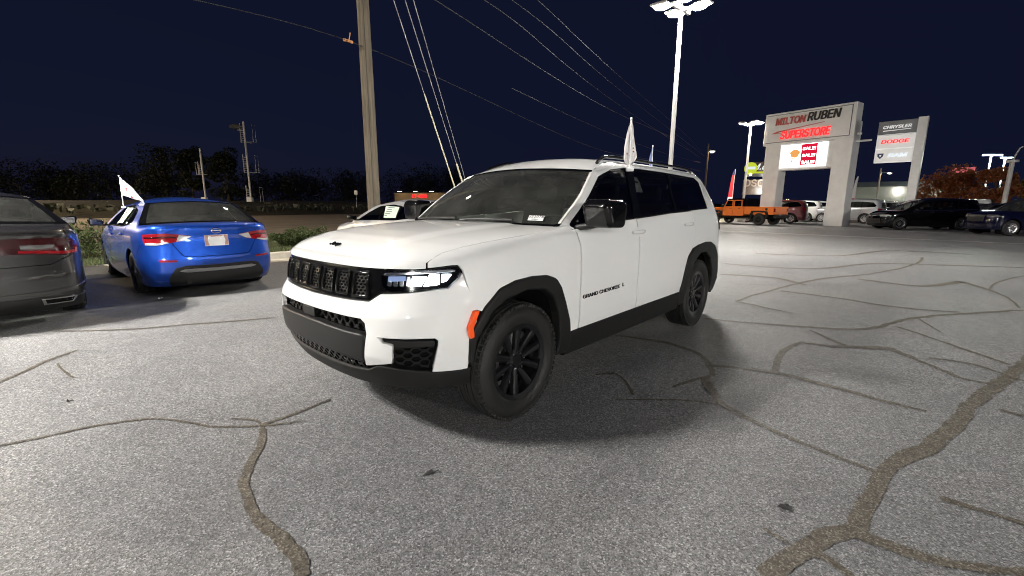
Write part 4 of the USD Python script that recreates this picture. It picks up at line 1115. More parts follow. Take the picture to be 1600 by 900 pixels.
def build_cars():
    BL = (-7.2472, 9.2103, 0); YL = 2.41877
    def lid(q):
        return [(True, q)]
    for q in (BLUE, GREY, SILVER):
        W = car_shape(q); h = W.half
        if q is GREY:
            q['tail_cuts'] = [(True, [(h - .90, 1.3), (h - .88, 1.0), (h - .90, .79), (h - .74, .745), (h - .64, .70), (h + .1, .69)])]
        else:
            q['tail_cuts'] = [(True, [(h - .62, 1.3), (h - .60, .94), (h - .582, .832), (h - .437, .620), (h - .343, .604), (h + .1, .602)])]
        q['inserts'] = [(a, 's' if k == 'h' else k, [(h + s, z) for s, z in p] if k == 'h' else p, o, m, l, y) for a, k, p, o, m, l, y in q['inserts']]
        q['tail_cuts'] += [(False, [(q['xr'] + .62, .1), (q['xr'] + .60, .62), (q['xr'] + .40, .79)])]
    t, W = build_car(BLUE, BL, YL, 'bright blue compact sedan, parked nose to the kerb')
    a = np.linspace(0, 2 * PI, 25)
    o = W.P(W.half, .975, .012)
    part(t, 'maker_emblem', cat(tube([o + [-.012, .062 * math.cos(q), .036 * math.sin(q)] for q in a], .007, 6, False), bx(.008, .14, .012, o + [-.012, 0, 0], .002)), 'chrome', 40)
    part(t, 'exhaust_pipe', tube([(-3.3, .40, .24), (-3.70, .40, .24)], .032, 12), 'trim_black', 40)
    car_paper(t, W, [(-1.62, 1.295), (-2.16, 1.295), (-2.20, 1.06), (-1.74, 1.05)])
    build_car(GREY, (-8.60, 7.16, 0), YL, 'dark grey saloon with a red lamp band, cut off by the left edge')
    t, W = build_car(SILVER, (-3.723, 12.167, 0), YL, 'silver sedan with a paper notice, behind the hood of the white SUV')
    car_paper(t, W, [(-1.60, 1.32), (-2.18, 1.30), (-2.25, 1.06), (-1.76, 1.055)])
    t, W = build_car(SILVER, (-.95, 15.35, 0), YL, 'silver sedan seen only through the windscreen of the white SUV', cell=.09)
    car_paper(t, W, [(-1.60, 1.32), (-2.18, 1.30), (-2.25, 1.06), (-1.76, 1.055)])
    # right-hand rows
    def far(q, u, y, rz, label, zoff=0):
        p = at_depth(u, 330, y)
        return build_car(q, (p[0], p[1], zoff), rz, label, None, .12)
    def hfix(q):
        if q.get('dim'):
            q['inserts'] = [(a, k, p, o, 'dim_lamp' if m == 'clear_lamp' else m, l, y) for a, k, p, o, m, l, y in q['inserts']]
        h = car_shape(q).half
        q['inserts'] = [(a, 's' if k == 'h' else k, [(h + s, z) for s, z in p] if k == 'h' else p, o, m, l, y) for a, k, p, o, m, l, y in q['inserts']]
        q['tail_cuts'] = []
        return q
    far(hfix(VAN), 1392, 26.6, PI - .16, 'black minivan with bright wheels and a thin chrome line under its windows')
    far(hfix(suv('navy_paint', rim='rim_silver', roof=((-1.25, 1.68), (-2.0, 1.80), (-3.5, 1.76)), dim=1)), 1557, 21.8, PI - .12, 'dark blue SUV with bright wheels, cut off by the right edge')
    far(hfix(suv('black_paint', name='parked_hatchback', roof=((-1.25, 1.45), (-2.0, 1.52), (-3.45, 1.46)), zb=(1.0, 1.06), dlo=[(-.72, 1.04), (-1.6, 1.06), (-2.6, 1.09), (-3.35, 1.13), (-3.42, 1.2), (-3.25, 1.36), (-2.6, 1.43), (-1.9, 1.45), (-1.45, 1.41), (-1.05, 1.25)], zc=1.02, zh=.86, inserts=[])), 1506, 29.5, PI - .2, 'dark car half hidden between the black minivan and the blue SUV')
    def rear(q, u, y, rz, label):
        p = at_depth(u, 330, y); d = np.array([math.cos(rz), math.sin(rz)]); lf = np.array([-d[1], d[0]])
        o = p[:2] + q['wb'] * d - .9 * lf
        return build_car(q, (o[0], o[1], 0), rz, label, None, .12)
    rear(hfix(suv('maroon_paint')), 1236, 33.5, 2.5, 'dark red SUV behind the tail of the orange pickup')
    rear(hfix(suv('white_paint', rim='rim_machined')), 1261, 37.0, 2.5, 'white SUV beside the dark red one, seen between the legs of the gateway sign')
    rear(hfix(suv('white_paint')), 1281, 41.0, 2.5, 'white SUV farthest back, half hidden by the right leg of the gateway sign')
    rear(hfix(suv('silver_paint', roof=((-1.25, 1.72), (-2.0, 1.80), (-3.5, 1.76)))), 1352, 34.0, 2.2, 'pale grey SUV between the right sign leg and the black minivan')
    rear(hfix(suv('white_paint', xr=-4.1, name='parked_van', cat='van', roof=((-1.0, 1.85), (-2.0, 2.0), (-3.6, 2.0)))), 1528, 46, 2.6, 'white van far behind, its roof showing over the black minivan')
    rear(hfix(suv('white_paint')), 1392, 44.0, 2.4, 'white SUV whose bright roof shows above the bonnet of the black minivan')

# ------------------------------------------------------------------ the orange pickup, square-cut all over
def build_pickup():
    p = at_depth(1186, 335, 30.6)
    rz = 2.05
    L = 3.49
    loc = np.array([p[0], p[1], 0]) + L * np.array([math.cos(rz), math.sin(rz), 0]) + .85 * np.array([math.sin(rz), -math.cos(rz), 0])
    t = thing('pickup_truck', 'orange four-door pickup with black hardtop and black wheel flares', 'pickup', loc, rz)
    w = .80
    O = 'orange_paint'
    def slab(pts, y0, y1, ch=.0):
        g = extrude(Polygon(pts), y1 - y0)
        v = np.asarray(g[0]); return np.column_stack([v[:, 0], y1 - v[:, 2], v[:, 1]]), g[1]
    tub = [(-.62, .62), (-.62, 1.20), (-2.28, 1.24), (-2.28, .62)]
    part(t, 'cab_body', slab(tub, -w, w), O)
    part(t, 'hood', hull([(.48, .52, .78), (.48, -.52, .78), (.48, .50, 1.12), (.48, -.50, 1.12), (-.60, .66, 1.21), (-.60, -.66, 1.21), (-.60, .68, .78), (-.60, -.68, .78), (.40, .46, 1.17), (.40, -.46, 1.17)]), O)
    gr = part(t, 'grille', bx(.05, 1.1, .38, (.50, 0, .95), .02), 'trim_black')
    for k in range(7):
        part(gr, 'grille_slot', bx(.02, .05, .28, (.525, (k - 3) * .09, .96), .008), 'void')
    for sg in (1, -1):
        part(t, 'headlight', revolve([(0, .03), (.08, .025), (.09, 0)], 20, 'z') if False else mv(revolve([(0, .03), (.08, .02), (.092, -.02), (0, -.02)], 20), (.52, sg * .42, .98), rz=-PI / 2), 'clear_lamp', 40)
        for x, nm in ((0, 'front_flare'), (-L, 'rear_flare')):
            a = np.linspace(0, PI, 9)
            prof = [(x + .62 * max(-1, min(1, 1.25 * math.cos(b))), .52 + .45 * min(1, 1.35 * math.sin(b))) for b in a]
            inn = [(x + .50 * max(-1, min(1, 1.25 * math.cos(b))), .52 + .36 * min(1, 1.35 * math.sin(b))) for b in a[::-1]]
            part(t, nm, slab(prof + inn, sg * .88 - .11, sg * .88 + .05), 'cladding')
        for x in (0, -L):
            make_wheel(t, (x, sg * .80, .41), .41, .26, .22, 5, 'rim_black', sg, detail=1, twin=True)
        for (x0, x1, nm) in ((-.66, -1.42, 'front_door'), (-1.46, -2.12, 'rear_door')):
            d = part(t, nm, slab([(x0, .60), (x0, 1.19), (x1, 1.215), (x1, .60)], sg * .81 - .02, sg * .81 + .02), O)
            part(d, 'handle', bx(.16, .03, .03, (x1 + .16, sg * .845, 1.12), .008), 'trim_black')
            fr = Polygon([(x0 - (.0 if nm == 'front_door' else 0), 1.20), (x0 - (.26 if nm == 'front_door' else .02), 1.70), (x1 + .02, 1.70), (x1, 1.22)])
            part(d, 'window_frame', slab(list(fr.difference(fr.buffer(-.055)).exterior.coords), 0, .001) if False else tuple(map(np.asarray, (lambda g: (np.column_stack([g[0][:, 0], sg * .76 + .02 - g[0][:, 2], g[0][:, 1]]), g[1]))(extrude(fr.difference(fr.buffer(-.055, join_style=2)), .04)))), O)
            part(d, 'side_window', slab(list(fr.buffer(-.05, join_style=2).exterior.coords), sg * .755 - .004, sg * .755 + .004), 'tinted_glass')
        part(t, 'quarter_window', slab([(-2.16, 1.26), (-2.16, 1.70), (-2.30, 1.68), (-2.40, 1.26)], sg * .75 - .004, sg * .75 + .004), 'tinted_glass')
        part(t, 'bed_side', slab([(-2.34, .72), (-2.34, 1.24), (-4.42, 1.24), (-4.42, .72)], sg * .76 - .05, sg * .76 + .05), O)
        part(t, 'fuel_flap', bx(.16, .02, .16, (-3.95, sg * .815, 1.08), .02), 'trim_black')
        part(t, 'tail_lamp', bx(.05, .16, .22, (-4.44, sg * .70, 1.02), .015), 'red_lamp')
        part(t, 'side_step', tube([(-.7, sg * .86, .50), (-2.9, sg * .86, .50)], .04, 8), 'trim_black', 40)
        part(t, 'door_mirror', bx(.10, .20, .18, (-.72, sg * .98, 1.28), .03), 'trim_black')
    part(t, 'windscreen', hull([(-.62, .66, 1.22), (-.62, -.66, 1.22), (-.86, .62, 1.70), (-.86, -.62, 1.70), (-.64, .66, 1.22), (-.64, -.66, 1.22), (-.88, .62, 1.70), (-.88, -.62, 1.70)]), 'windscreen')
    part(t, 'hardtop', hull([(-.86, .72, 1.70), (-.86, -.72, 1.70), (-2.32, .72, 1.70), (-2.32, -.72, 1.70), (-.95, .68, 1.80), (-.95, -.68, 1.80), (-2.30, .68, 1.81), (-2.30, -.68, 1.81)]), 'gloss_black', 30)
    part(t, 'cab_rear', slab([(-2.28, 1.24), (-2.24, 1.70), (-2.30, 1.70), (-2.40, 1.24)], -.74, .74), 'gloss_black')
    part(t, 'tailgate', bx(.07, 1.46, .50, (-4.40, 0, .99), .015), O)
    part(t, 'bed_floor', bx(2.06, 1.5, .08, (-3.37, 0, .76)), 'trim_black')
    part(t, 'rear_bumper', bx(.16, 1.5, .20, (-4.50, 0, .60), .03), 'trim_black')
    part(t, 'front_bumper', bx(.22, 1.6, .22, (.62, 0, .62), .04), 'trim_black')
    part(t, 'chassis', cat(bx(4.8, .9, .22, (-1.9, 0, .52)), bx(.8, 1.2, .3, (0, 0, .8)), bx(.8, 1.2, .2, (-L, 0, .75))), 'void')

def build_flags():
    def w(p):
        c, s = math.cos(CARYAW), math.sin(CARYAW)
        return np.array([CARX + c * p[0] - s * p[1], CARY + s * p[0] + c * p[1], p[2]])
    z = lambda pts: np.array(pts, float)
    window_flag('window_flag', 'white pennant hanging limp from a staff on the front window of the white SUV', w((-1.72, .735, 1.70)), .435, (-.02, .0),
                [z([(-.014, 0, .425), (.002, 0.01, .42), (.006, .02, .41)]), z([(-.045, 0, .30), (-.005, .014, .30), (.022, 0, .29)]), z([(-.058, 0, .18), (-.005, .014, .16), (.048, 0, .17)]), z([(-.060, 0, .09), (-.005, .018, .065), (.060, 0, .10)]), z([(-.054, 0, .07), (-.01, .014, .03), (.03, 0, .06)])],
                [(.78, .25, .011, 'ink_red'), (.72, .75, .009, 'ink_red'), (.62, .85, .008, 'ink_red'), (.8, .6, .006, 'ink_red')])
    window_flag('window_flag', 'small blue and red flag sticking up behind the roof of the white SUV', w((-3.98, -.12, 1.76)), .42, (0, 0),
                [z([(0, 0, .42), (.002, .01, .415)]), z([(-.03, 0, .30), (.012, .01, .30)]), z([(-.04, 0, .2), (.02, .01, .2)]), z([(-.03, 0, .12), (.02, .01, .13)])],
                [(.5, .6, .022, 'ink_red')], 'flag_blue')
    c, s = math.cos(2.41877), math.sin(2.41877)
    b = np.array([-7.2472 + c * -1.45 - s * .70, 9.2103 + s * -1.45 + c * .70, 1.30])
    window_flag('window_flag', 'white triangular pennant with a dark red emblem on the blue sedan', b, .52, (0, 0),
                [z([(0, 0, .50), (.012, .004, .49), (.02, .01, .485)]), z([(0, 0, .36), (.07, .02, .35), (.13, .05, .34)]), z([(0, 0, .24), (.12, .03, .20), (.24, .08, .17)]), z([(0, 0, .20), (.13, .03, .15), (.30, .10, .09)])],
                [(.66, .45, .045, 'ink_red'), (.93, .55, .02, 'ink_red')])
plain('flag_blue', (.25, .30, .55), .8)

# ------------------------------------------------------------------ ground
def gp(u, v, z=0.0):
    """where the sight line through a picture point of the survey meets the ground"""
    a, b = (u - 800) / FPX, (450 - v) / FPX
    r = Fv + a * Rv + b * Uv
    t = (z - CAM_H) / r[2]
    return np.array([r[0] * t, r[1] * t, z])

def at_depth(u, v, y):
    a, b = (u - 800) / FPX, (450 - v) / FPX
    r = Fv + a * Rv + b * Uv
    return np.array([0, 0, CAM_H]) + r * (y / r[1])

LT = np.array([.655, .755]); LN = np.array([.755, -.655])       # along and across the lot
def lot(t, n, z=0.0):
    return np.array([*(t * LT + n * LN), z])

M('asphalt', {
    'g': ('geometry', {}),
    'v': ('voronoi_texture', {'scale': 150.0, 'feature': 'f1'}), 'vs': ('separate_color', {}),
    'n0': ('noise_texture', {'scale': 0.16, 'detail': 4.0, 'roughness': 0.6}),
    'n1': ('noise_texture', {'scale': 0.8, 'detail': 7.0, 'roughness': 0.66}),
    'n2': ('noise_texture', {'scale': 170.0, 'detail': 2.0, 'roughness': 0.7}),
    'n3': ('noise_texture', {'scale': 9.0, 'detail': 6.0, 'roughness': 0.7}),
    'n4': ('noise_texture', {'scale': 1.7, 'detail': 3.0, 'roughness': 0.5, 'distortion': 0.6}),
    'r1': ('rgb_ramp', {'ramp': [(0.0, (.088, .089, .090)), (.25, (.158, .159, .160)), (.60, (.232, .232, .231)), (.88, (.315, .314, .311)), (1.0, (.52, .518, .512))]}),
    'r0': ('rgb_ramp', {'ramp': [(0.34, (.80, .80, .82)), (.66, (1.12, 1.115, 1.10))]}),
    'r2': ('rgb_ramp', {'ramp': [(0.30, (.78, .78, .79)), (.5, (1.0, 1.0, 1.0)), (.70, (1.15, 1.14, 1.12))]}),
    'r3': ('rgb_ramp', {'ramp': [(0.25, (.86, .86, .86)), (.75, (1.10, 1.10, 1.10))]}),
    'r4': ('rgb_ramp', {'ramp': [(0.30, (.58, .58, .58)), (.55, (.97, .97, .97)), (.75, (1.38, 1.38, 1.38))]}),
    'r5': ('rgb_ramp', {'ramp': [(0.20, (.62, .61, .61)), (.30, (1.0, 1.0, 1.0)), (1.0, (1.0, 1.0, 1.0))]}),
    'm0': ('mix', {'mix_type': 'multiply', 'fac': 1.0}), 'm1': ('mix', {'mix_type': 'multiply', 'fac': 1.0}), 'm2': ('mix', {'mix_type': 'multiply', 'fac': 1.0}), 'm3': ('mix', {'mix_type': 'multiply', 'fac': 1.0}), 'm4': ('mix', {'mix_type': 'multiply', 'fac': 1.0}),
    'h': ('math', {'math_type': 'multiply_add', 'value2': 0.6}),
    'b': ('bump', {'strength': 0.6, 'distance': 0.004}),
    'mr': ('map_range', {'from_min': .3, 'from_max': .7, 'to_min': .50, 'to_max': .80}),
    'p': ('principled_bsdf', {'specular_ior_level': 0.4})},
  [('g.position', f'{k}.vector') for k in ('v', 'n0', 'n1', 'n2', 'n3', 'n4')] +
  [('v.color', 'vs.color'), ('vs.r', 'r1.fac'), ('n0.fac', 'r0.fac'), ('n1.fac', 'r2.fac'), ('n3.fac', 'r3.fac'), ('n2.fac', 'r4.fac'), ('n4.fac', 'r5.fac'),
   ('r1.color', 'm1.color1'), ('r2.color', 'm1.color2'), ('m1.color', 'm2.color1'), ('r3.color', 'm2.color2'), ('m2.color', 'm3.color1'), ('r4.color', 'm3.color2'), ('m3.color', 'm0.color1'), ('r0.color', 'm0.color2'),
   ('m0.color', 'm4.color1'), ('r5.color', 'm4.color2'), ('m4.color', 'p.base_color'),
   ('v.distance', 'h.value1'), ('n2.fac', 'h.value3'), ('h.value', 'b.height'), ('b.normal', 'p.normal'), ('n1.fac', 'mr.value'), ('mr.result', 'p.roughness')])

def sheet(poly, z, cell=None):
    if cell:
        v, f = grid_clip(poly, cell)
    else:
        vs, fs, k = [], [], 0
        for g in getattr(poly, 'geoms', [poly]):
            a, b = trimesh.creation.triangulate_polygon(g, engine='earcut')
            vs.append(a); fs.append(b + k); k += len(a)
        v, f = np.vstack(vs), np.vstack(fs)
    a, b, c = v[f[:, 0]], v[f[:, 1]], v[f[:, 2]]
    cr = (b - a)[:, 0] * (c - a)[:, 1] - (b - a)[:, 1] * (c - a)[:, 0]
    f = np.where(cr[:, None] > 0, f, f[:, ::-1])
    return np.column_stack([v, np.full(len(v), z)]), f

# ------------------------------------------------------------------ floodlight poles
plain('pole_white', (.50, .49, .47), .5)
worn('concrete', (.30, .29, .27), (.42, .41, .38), 5, (.7, .9), .3, 60)
plain('lamp_housing', (.55, .55, .53), .4)
glow('lamp_lens', (1.0, .96, .905), LAMP * .50)
glow('lamp_lens_far', (1.0, .93, .82), LAMP * .36)
glow('lamp_lens_left', (1.0, .96, .905), LAMP * 1.15)
glow('lamp_lens_row', (1.0, .97, .92), LAMP * 1.85)
def floodlight(name, label, loc, h, rz, heads=4, mat='lamp_lens', group=None, tilt=.10, pole=.16, aim=False):
    t = thing(name, label, 'lamp post', loc, rz, group)
    part(t, 'base', cat(tube([(0, 0, -.2), (0, 0, .65)], [.30, .28], 20)), 'concrete', 40)
    q = pole / 2
    part(t, 'pole', mv(bx(pole, pole, h - .65, (0, 0, (h + .65) / 2), .02)), 'pole_white')
    part(t, 'base_plate', bx(pole * 2.2, pole * 2.2, .03, (0, 0, .665), .006), 'steel')
    part(t, 'cross_arm', cat(bx(2.5 if aim else 1.0, .12, .14, (0, 0, h + .05), .015), bx(.12, .5, .10, (0, 0, h - .02), .015)), 'pole_white')
    for k in range(heads):
        x = (-.42, .42, -.42, .42)[k]; sg = (1, 1, -1, -1)[k]
        if aim:
            x, sg = (-1.05, -.35, .35, 1.05)[k], 1
        o = np.array([x, sg * .42, h + .14])
        hd = part(t, 'lamp_head', mv(hull(np.vstack([bx(.46, .60, .05, (0, 0, 0), .02)[0], bx(.26, .40, .05, (0, 0, .07), .02)[0]])), o, rx=sg * tilt), 'lamp_housing')
        part(hd, 'lens', mv(bx(.38, .52, .012, (0, 0, -.031), 0) if aim else ball((0, 0, -.02), 1.0, 2, (.20, .27, .10)), o, rx=sg * tilt), mat, 60)
        part(hd, 'bracket', tube([(x, sg * .05, h + .08), (x, sg * .22, h + .13)], .035, 8), 'pole_white', 40)
    return t

# ------------------------------------------------------------------ setting
def noisy(name, c1, c2, scale, rough=.9, bump=.5, bs=40, dist=.02):
    M(name, {'g': ('geometry', {}), 'n': ('noise_texture', {'scale': scale, 'detail': 8.0, 'roughness': .65}), 'r': ('rgb_ramp', {'ramp': [(.3, c1), (.7, c2)]}),
             'n2': ('noise_texture', {'scale': bs, 'detail': 4.0}), 'b': ('bump', {'strength': bump, 'distance': dist}), 'p': ('principled_bsdf', {'roughness': rough, 'specular_ior_level': .3})},
      [('g.position', 'n.vector'), ('g.position', 'n2.vector'), ('n.fac', 'r.fac'), ('r.color', 'p.base_color'), ('n2.fac', 'b.height'), ('b.normal', 'p.normal')])
noisy('soil', (.028, .030, .014), (.060, .055, .028), .6)
noisy('bank_soil', (.014, .013, .008), (.030, .026, .014), .25)
noisy('turf', (.035, .048, .014), (.075, .085, .030), 2.5, bs=120)
noisy('road', (.16, .132, .100), (.22, .182, .140), .35, .8, .4, 150, .004)
noisy('kerb', (.36, .33, .26), (.50, .46, .38), 3.0, .85, .3, 80, .004)
noisy('line_paint', (.28, .28, .27), (.55, .55, .53), 9.0, .7, .2, 100, .003)
M('tar', {'g': ('geometry', {}), 'v': ('voronoi_texture', {'scale': 150.0}), 'vs': ('separate_color', {}), 'n': ('noise_texture', {'scale': 38.0, 'detail': 5.0, 'roughness': .75}), 'n2': ('noise_texture', {'scale': 14.0, 'detail': 6.0, 'roughness': .75}),
          'r': ('rgb_ramp', {'ramp': [(0, (.060, .050, .037)), (.45, (.095, .080, .060)), (.8, (.14, .122, .095)), (1, (.26, .24, .20))]}),
          'r2': ('rgb_ramp', {'ramp': [(.32, (.70, .70, .70)), (.6, (1.05, 1.05, 1.05)), (.8, (1.35, 1.34, 1.32))]}), 'm': ('mix', {'mix_type': 'multiply', 'fac': 1.0}),
          'cut': ('map_range', {'from_min': .56, 'from_max': .66, 'to_min': 0.0, 'to_max': 1.0, 'clamp': True}), 't': ('transparent_bsdf', {}), 'x': ('mix_closure', {}),
          'b': ('bump', {'strength': .5, 'distance': .004}), 'p': ('principled_bsdf', {'roughness': .66, 'specular_ior_level': .4})},
  [('g.position', 'v.vector'), ('g.position', 'n.vector'), ('g.position', 'n2.vector'), ('v.color', 'vs.color'), ('vs.r', 'r.fac'), ('n2.fac', 'r2.fac'), ('r.color', 'm.color1'), ('r2.color', 'm.color2'), ('m.color', 'p.base_color'), ('n2.fac', 'b.height'), ('b.normal', 'p.normal'),
   ('n.fac', 'cut.value'), ('cut.result', 'x.fac'), ('p.BSDF', 'x.closure1'), ('t.BSDF', 'x.closure2')], surface='x.closure')

def lotpoly(t0, t1, n0, n1):
    return Polygon([lot(t0, n0)[:2], lot(t1, n0)[:2], lot(t1, n1)[:2], lot(t0, n1)[:2]])
KN = -11.50
single('terrain', sheet(sbox(-700, -300, 700, 900), -.06), 'soil', kind='structure')
single('parking_lot', sheet(lotpoly(-60, 95, KN - .05, 70), 0), 'asphalt', kind='structure')
def strip_mesh(prof, t0, t1, step):
    """profile of (n, z) drawn along the lot's t"""
    ts = np.arange(t0, t1 + 1e-6, step)
    v = np.array([[lot(t, n, z) for n, z in prof] for t in ts]).reshape(-1, 3)
    k = len(prof); f = []
    for i in range(len(ts) - 1):
        for j in range(k - 1):
            a, b, c, d = i * k + j, (i + 1) * k + j, (i + 1) * k + j + 1, i * k + j + 1
            f += [(a, c, b), (a, d, c)]
    return v, np.array(f)
for k in range(24):       # kerb stones, each with its joint
    t0 = -24 + k * 3.0
    g = strip_mesh([(KN + .42, .006), (KN + .06, .014), (KN + .02, .03), (KN - .03, .165), (KN - .06, .18), (KN - .20, .182), (KN - .215, .05)], t0 + .004, t0 + 2.996, 1.496)
    single('kerb', g, 'kerb', kind='structure', smooth=25)
rg = np.random.default_rng(5)
gv = []
prof_n = np.linspace(KN - .20, -19.6, 22)
ts = np.linspace(-40, 75, 150)
V = np.array([[lot(t, n, .10 + .07 * meshkit.fbm(np.array([t * .35, n * .35, 3.0]), 3) * min(1, (KN - n) / 1.0) * min(1, (n + 19.6) / 1.2 + .05)) for n in prof_n] for t in ts])
single('grass_strip', surf(V, True)[:2], 'turf', kind='structure', smooth=True)
single('road', sheet(lotpoly(-120, 260, -19.5, -52), -.02), 'road', kind='structure')
for n_ in (-27.5, -36.0):
    single('road_line', sheet(lotpoly(-100, 240, n_ - .06, n_ + .06), -.012), 'line_paint', kind='structure')
single('road_line', sheet(lotpoly(-100, 240, -51.2, -51.4), -.012), 'line_paint', kind='structure')
# low bank beyond the road
V = np.array([[lot(t, n, -.05 + .9 * min(1, max(0, (-52 - n) / 26)) + (.7 * meshkit.fbm(np.array([t * .06, n * .06, 1.0]), 3) + .5 * meshkit.fbm(np.array([t * .4, n * .4, 5.0]), 3)) * min(1, (-52 - n) / 5)) for n in np.linspace(-52, -90, 16)] for t in np.linspace(-140, 320, 120)])
single('bank', surf(V, True)[:2], 'bank_soil', kind='structure', smooth=True)

# grass blades
def blades(n, t0, t1, n0, n1, z0, h0, h1, seed, name, mat):
    r = np.random.default_rng(seed)
    t = r.uniform(t0, t1, n); m = r.uniform(min(n0, n1), max(n0, n1), n)
    o = t[:, None] * LT + m[:, None] * LN
    a = r.uniform(0, 2 * PI, n); h = r.uniform(h0, h1, n); w = r.uniform(.004, .010, n)
    d = np.stack([np.cos(a), np.sin(a)], 1)
    ln = r.uniform(-.4, .4, (n, 2)) * h[:, None]
    A = np.column_stack([o - d * w[:, None], np.full(n, z0)]); B = np.column_stack([o + d * w[:, None], np.full(n, z0)]); C = np.column_stack([o + ln, z0 + h])
    single(name, (np.stack([A, B, C], 1).reshape(-1, 3), np.arange(3 * n).reshape(-1, 3)), mat, 'short uneven grass on the strip behind the kerb', 'grass', kind='stuff')
M('blade', {'oi': ('geometry', {}), 'r': ('rgb_ramp', {'ramp': [(0, (.035, .055, .012)), (.6, (.08, .095, .028)), (1, (.17, .14, .06))]}), 'p': ('principled_bsdf', {'roughness': .6})}, [('oi.random_per_island', 'r.fac'), ('r.color', 'p.base_color')])
blades(26000, -2, 16, KN - .25, -18, .12, .03, .11, 3, 'grass', 'blade')

rr = np.random.default_rng(21)
nS = 16000
tS = rr.uniform(-60, 230, nS); mS = -53 - 34 * rr.uniform(0, 1, nS) ** .8
oS = tS[:, None] * LT + mS[:, None] * LN
cl = meshkit.fbm(np.column_stack([oS * .12, np.zeros(nS)]), 3, 4)
hS = .25 + 1.1 * np.clip(cl - .38, 0, 1) * rr.uniform(.5, 1.5, nS)
zS = .3 + .6 * np.clip((-52 - mS) / 26, 0, 1)
dS = rr.normal(size=(nS, 2)); dS /= np.linalg.norm(dS, axis=1, keepdims=True)
vS = np.stack([np.column_stack([oS - dS * .12 * hS[:, None], zS]), np.column_stack([oS + dS * .12 * hS[:, None], zS]), np.column_stack([oS + dS * .3 * hS[:, None], zS + hS]), np.column_stack([oS - dS * .25 * hS[:, None] + .2 * rr.normal(size=(nS, 2)), zS + hS * rr.uniform(.6, 1.1, nS)])], 1).reshape(-1, 3)
qS = np.arange(nS) * 4
single('scrub', (vS, np.vstack([np.stack([qS, qS + 1, qS + 2], 1), np.stack([qS, qS + 2, qS + 3], 1)])), 'leaf', 'dark tangled scrub and tall grass on the bank beyond the road', 'scrub', kind='stuff')
# cracks: bands of sealant and open cracks, as the photograph shows them
CR = [
 ([(1640, 530), (1600, 570), (1560, 600), (1500, 650), (1450, 700), (1400, 725), (1385, 742), (1370, 772), (1320, 825), (1262, 860), (1195, 905)], (26, 26, 28, 31, 36, 34, 32, 34, 42, 44, 46)),
 ([(1318, 828), (1350, 838), (1420, 866), (1500, 885), (1640, 897)], (20, 19, 18, 16, 15)),
 ([(1270, 862), (1300, 880), (1335, 905)], (16, 14, 12)),
 ([(1378, 742), (1300, 711), (1250, 692), (1180, 660), (1130, 632), (1112, 606), (1100, 590)], (7, 7, 8, 9, 12, 15, 13)),
 ([(1103, 572), (1160, 575), (1225, 585), (1300, 605), (1380, 627), (1450, 643)], (6, 6, 8, 8, 7, 4)),
 ([(1052, 606), (1082, 594), (1112, 585), (1100, 560), (1062, 541), (1005, 530), (960, 525)], (6, 8, 11, 9, 7, 6, 4)),
 ([(930, 586), (958, 584), (980, 600), (988, 618)], (4, 4, 6, 9)),
 ([(960, 625), (1060, 626), (1122, 633)], (3, 4, 4)),
 ([(1212, 582), (1222, 552), (1255, 534)], (14, 13, 7)),
 ([(1255, 536), (1300, 541), (1390, 545), (1440, 565), (1500, 590), (1560, 602)], (4, 5, 6, 6, 5, 4)),
 ([(1265, 516), (1320, 540), (1400, 546)], (3, 5, 4)),
 ([(1100, 498), (1200, 507), (1330, 515), (1430, 497), (1640, 484)], (3, 4, 5, 5, 4)),
 ([(1432, 496), (1450, 508), (1470, 520)], (4, 4, 3)),
 ([(1400, 510), (1490, 540), (1580, 571)], (3, 4, 4)),
 ([(1150, 471), (1220, 450), (1290, 435), (1360, 428), (1440, 402)], (4, 4, 4, 3.5, 3)),
 ([(1220, 455), (1300, 465), (1400, 480), (1500, 488)], (2.5, 3, 3, 2.5)),
 ([(1125, 429), (1230, 438), (1260, 446)], (2.5, 3, 2)),
 ([(1340, 436), (1440, 447), (1500, 440), (1550, 455), (1592, 482)], (2.5, 3, 3, 3.5, 4)),
 ([(1545, 455), (1560, 441), (1610, 430)], (4, 4, 3)),
 ([(1150, 471), (1240, 490)], (3, 2.5)),
 ([(1130, 412), (1260, 420), (1380, 412), (1460, 414), (1640, 420)], (1.6, 2, 2, 2, 1.6)),
 ([(1180, 396), (1290, 400), (1400, 392), (1520, 398)], (1.4, 1.6, 1.6, 1.4)),
 ([(-30, 703), (0, 697), (60, 685), (150, 666), (235, 655), (290, 660), (340, 668), (406, 666)], (4, 4, 4, 4, 4, 4, 5, 5)),
 ([(405, 666), (450, 650), (518, 624)], (5, 5, 4)),
 ([(409, 668), (405, 700), (386, 735), (390, 790), (415, 820), (450, 850), (474, 905)], (11, 15, 19, 22, 30, 34, 40)),
 ([(-20, 606), (40, 580), (90, 558), (122, 547)], (4, 5, 4, 3)),
 ([(90, 568), (100, 580), (118, 592)], (6, 8, 5)),
 ([(80, 518), (200, 515), (300, 507), (430, 497)], (2, 2.5, 2.5, 2)),
 ([(1190, 826), (1215, 840), (1242, 858)], (7, 6, 6)),
 ([(1468, 780), (1540, 800), (1640, 830)], (10, 9, 9)),
 ([(360, 655), (400, 658), (408, 666)], (3, 5, 5)), ([(406, 667), (440, 663), (480, 658)], (4, 3, 2)),
 ([(1450, 560), (1530, 572), (1640, 610)], (3, 3, 3)), ([(1560, 640), (1640, 662)], (5, 6)),
]
r8 = np.random.default_rng(8)
CZ = 0
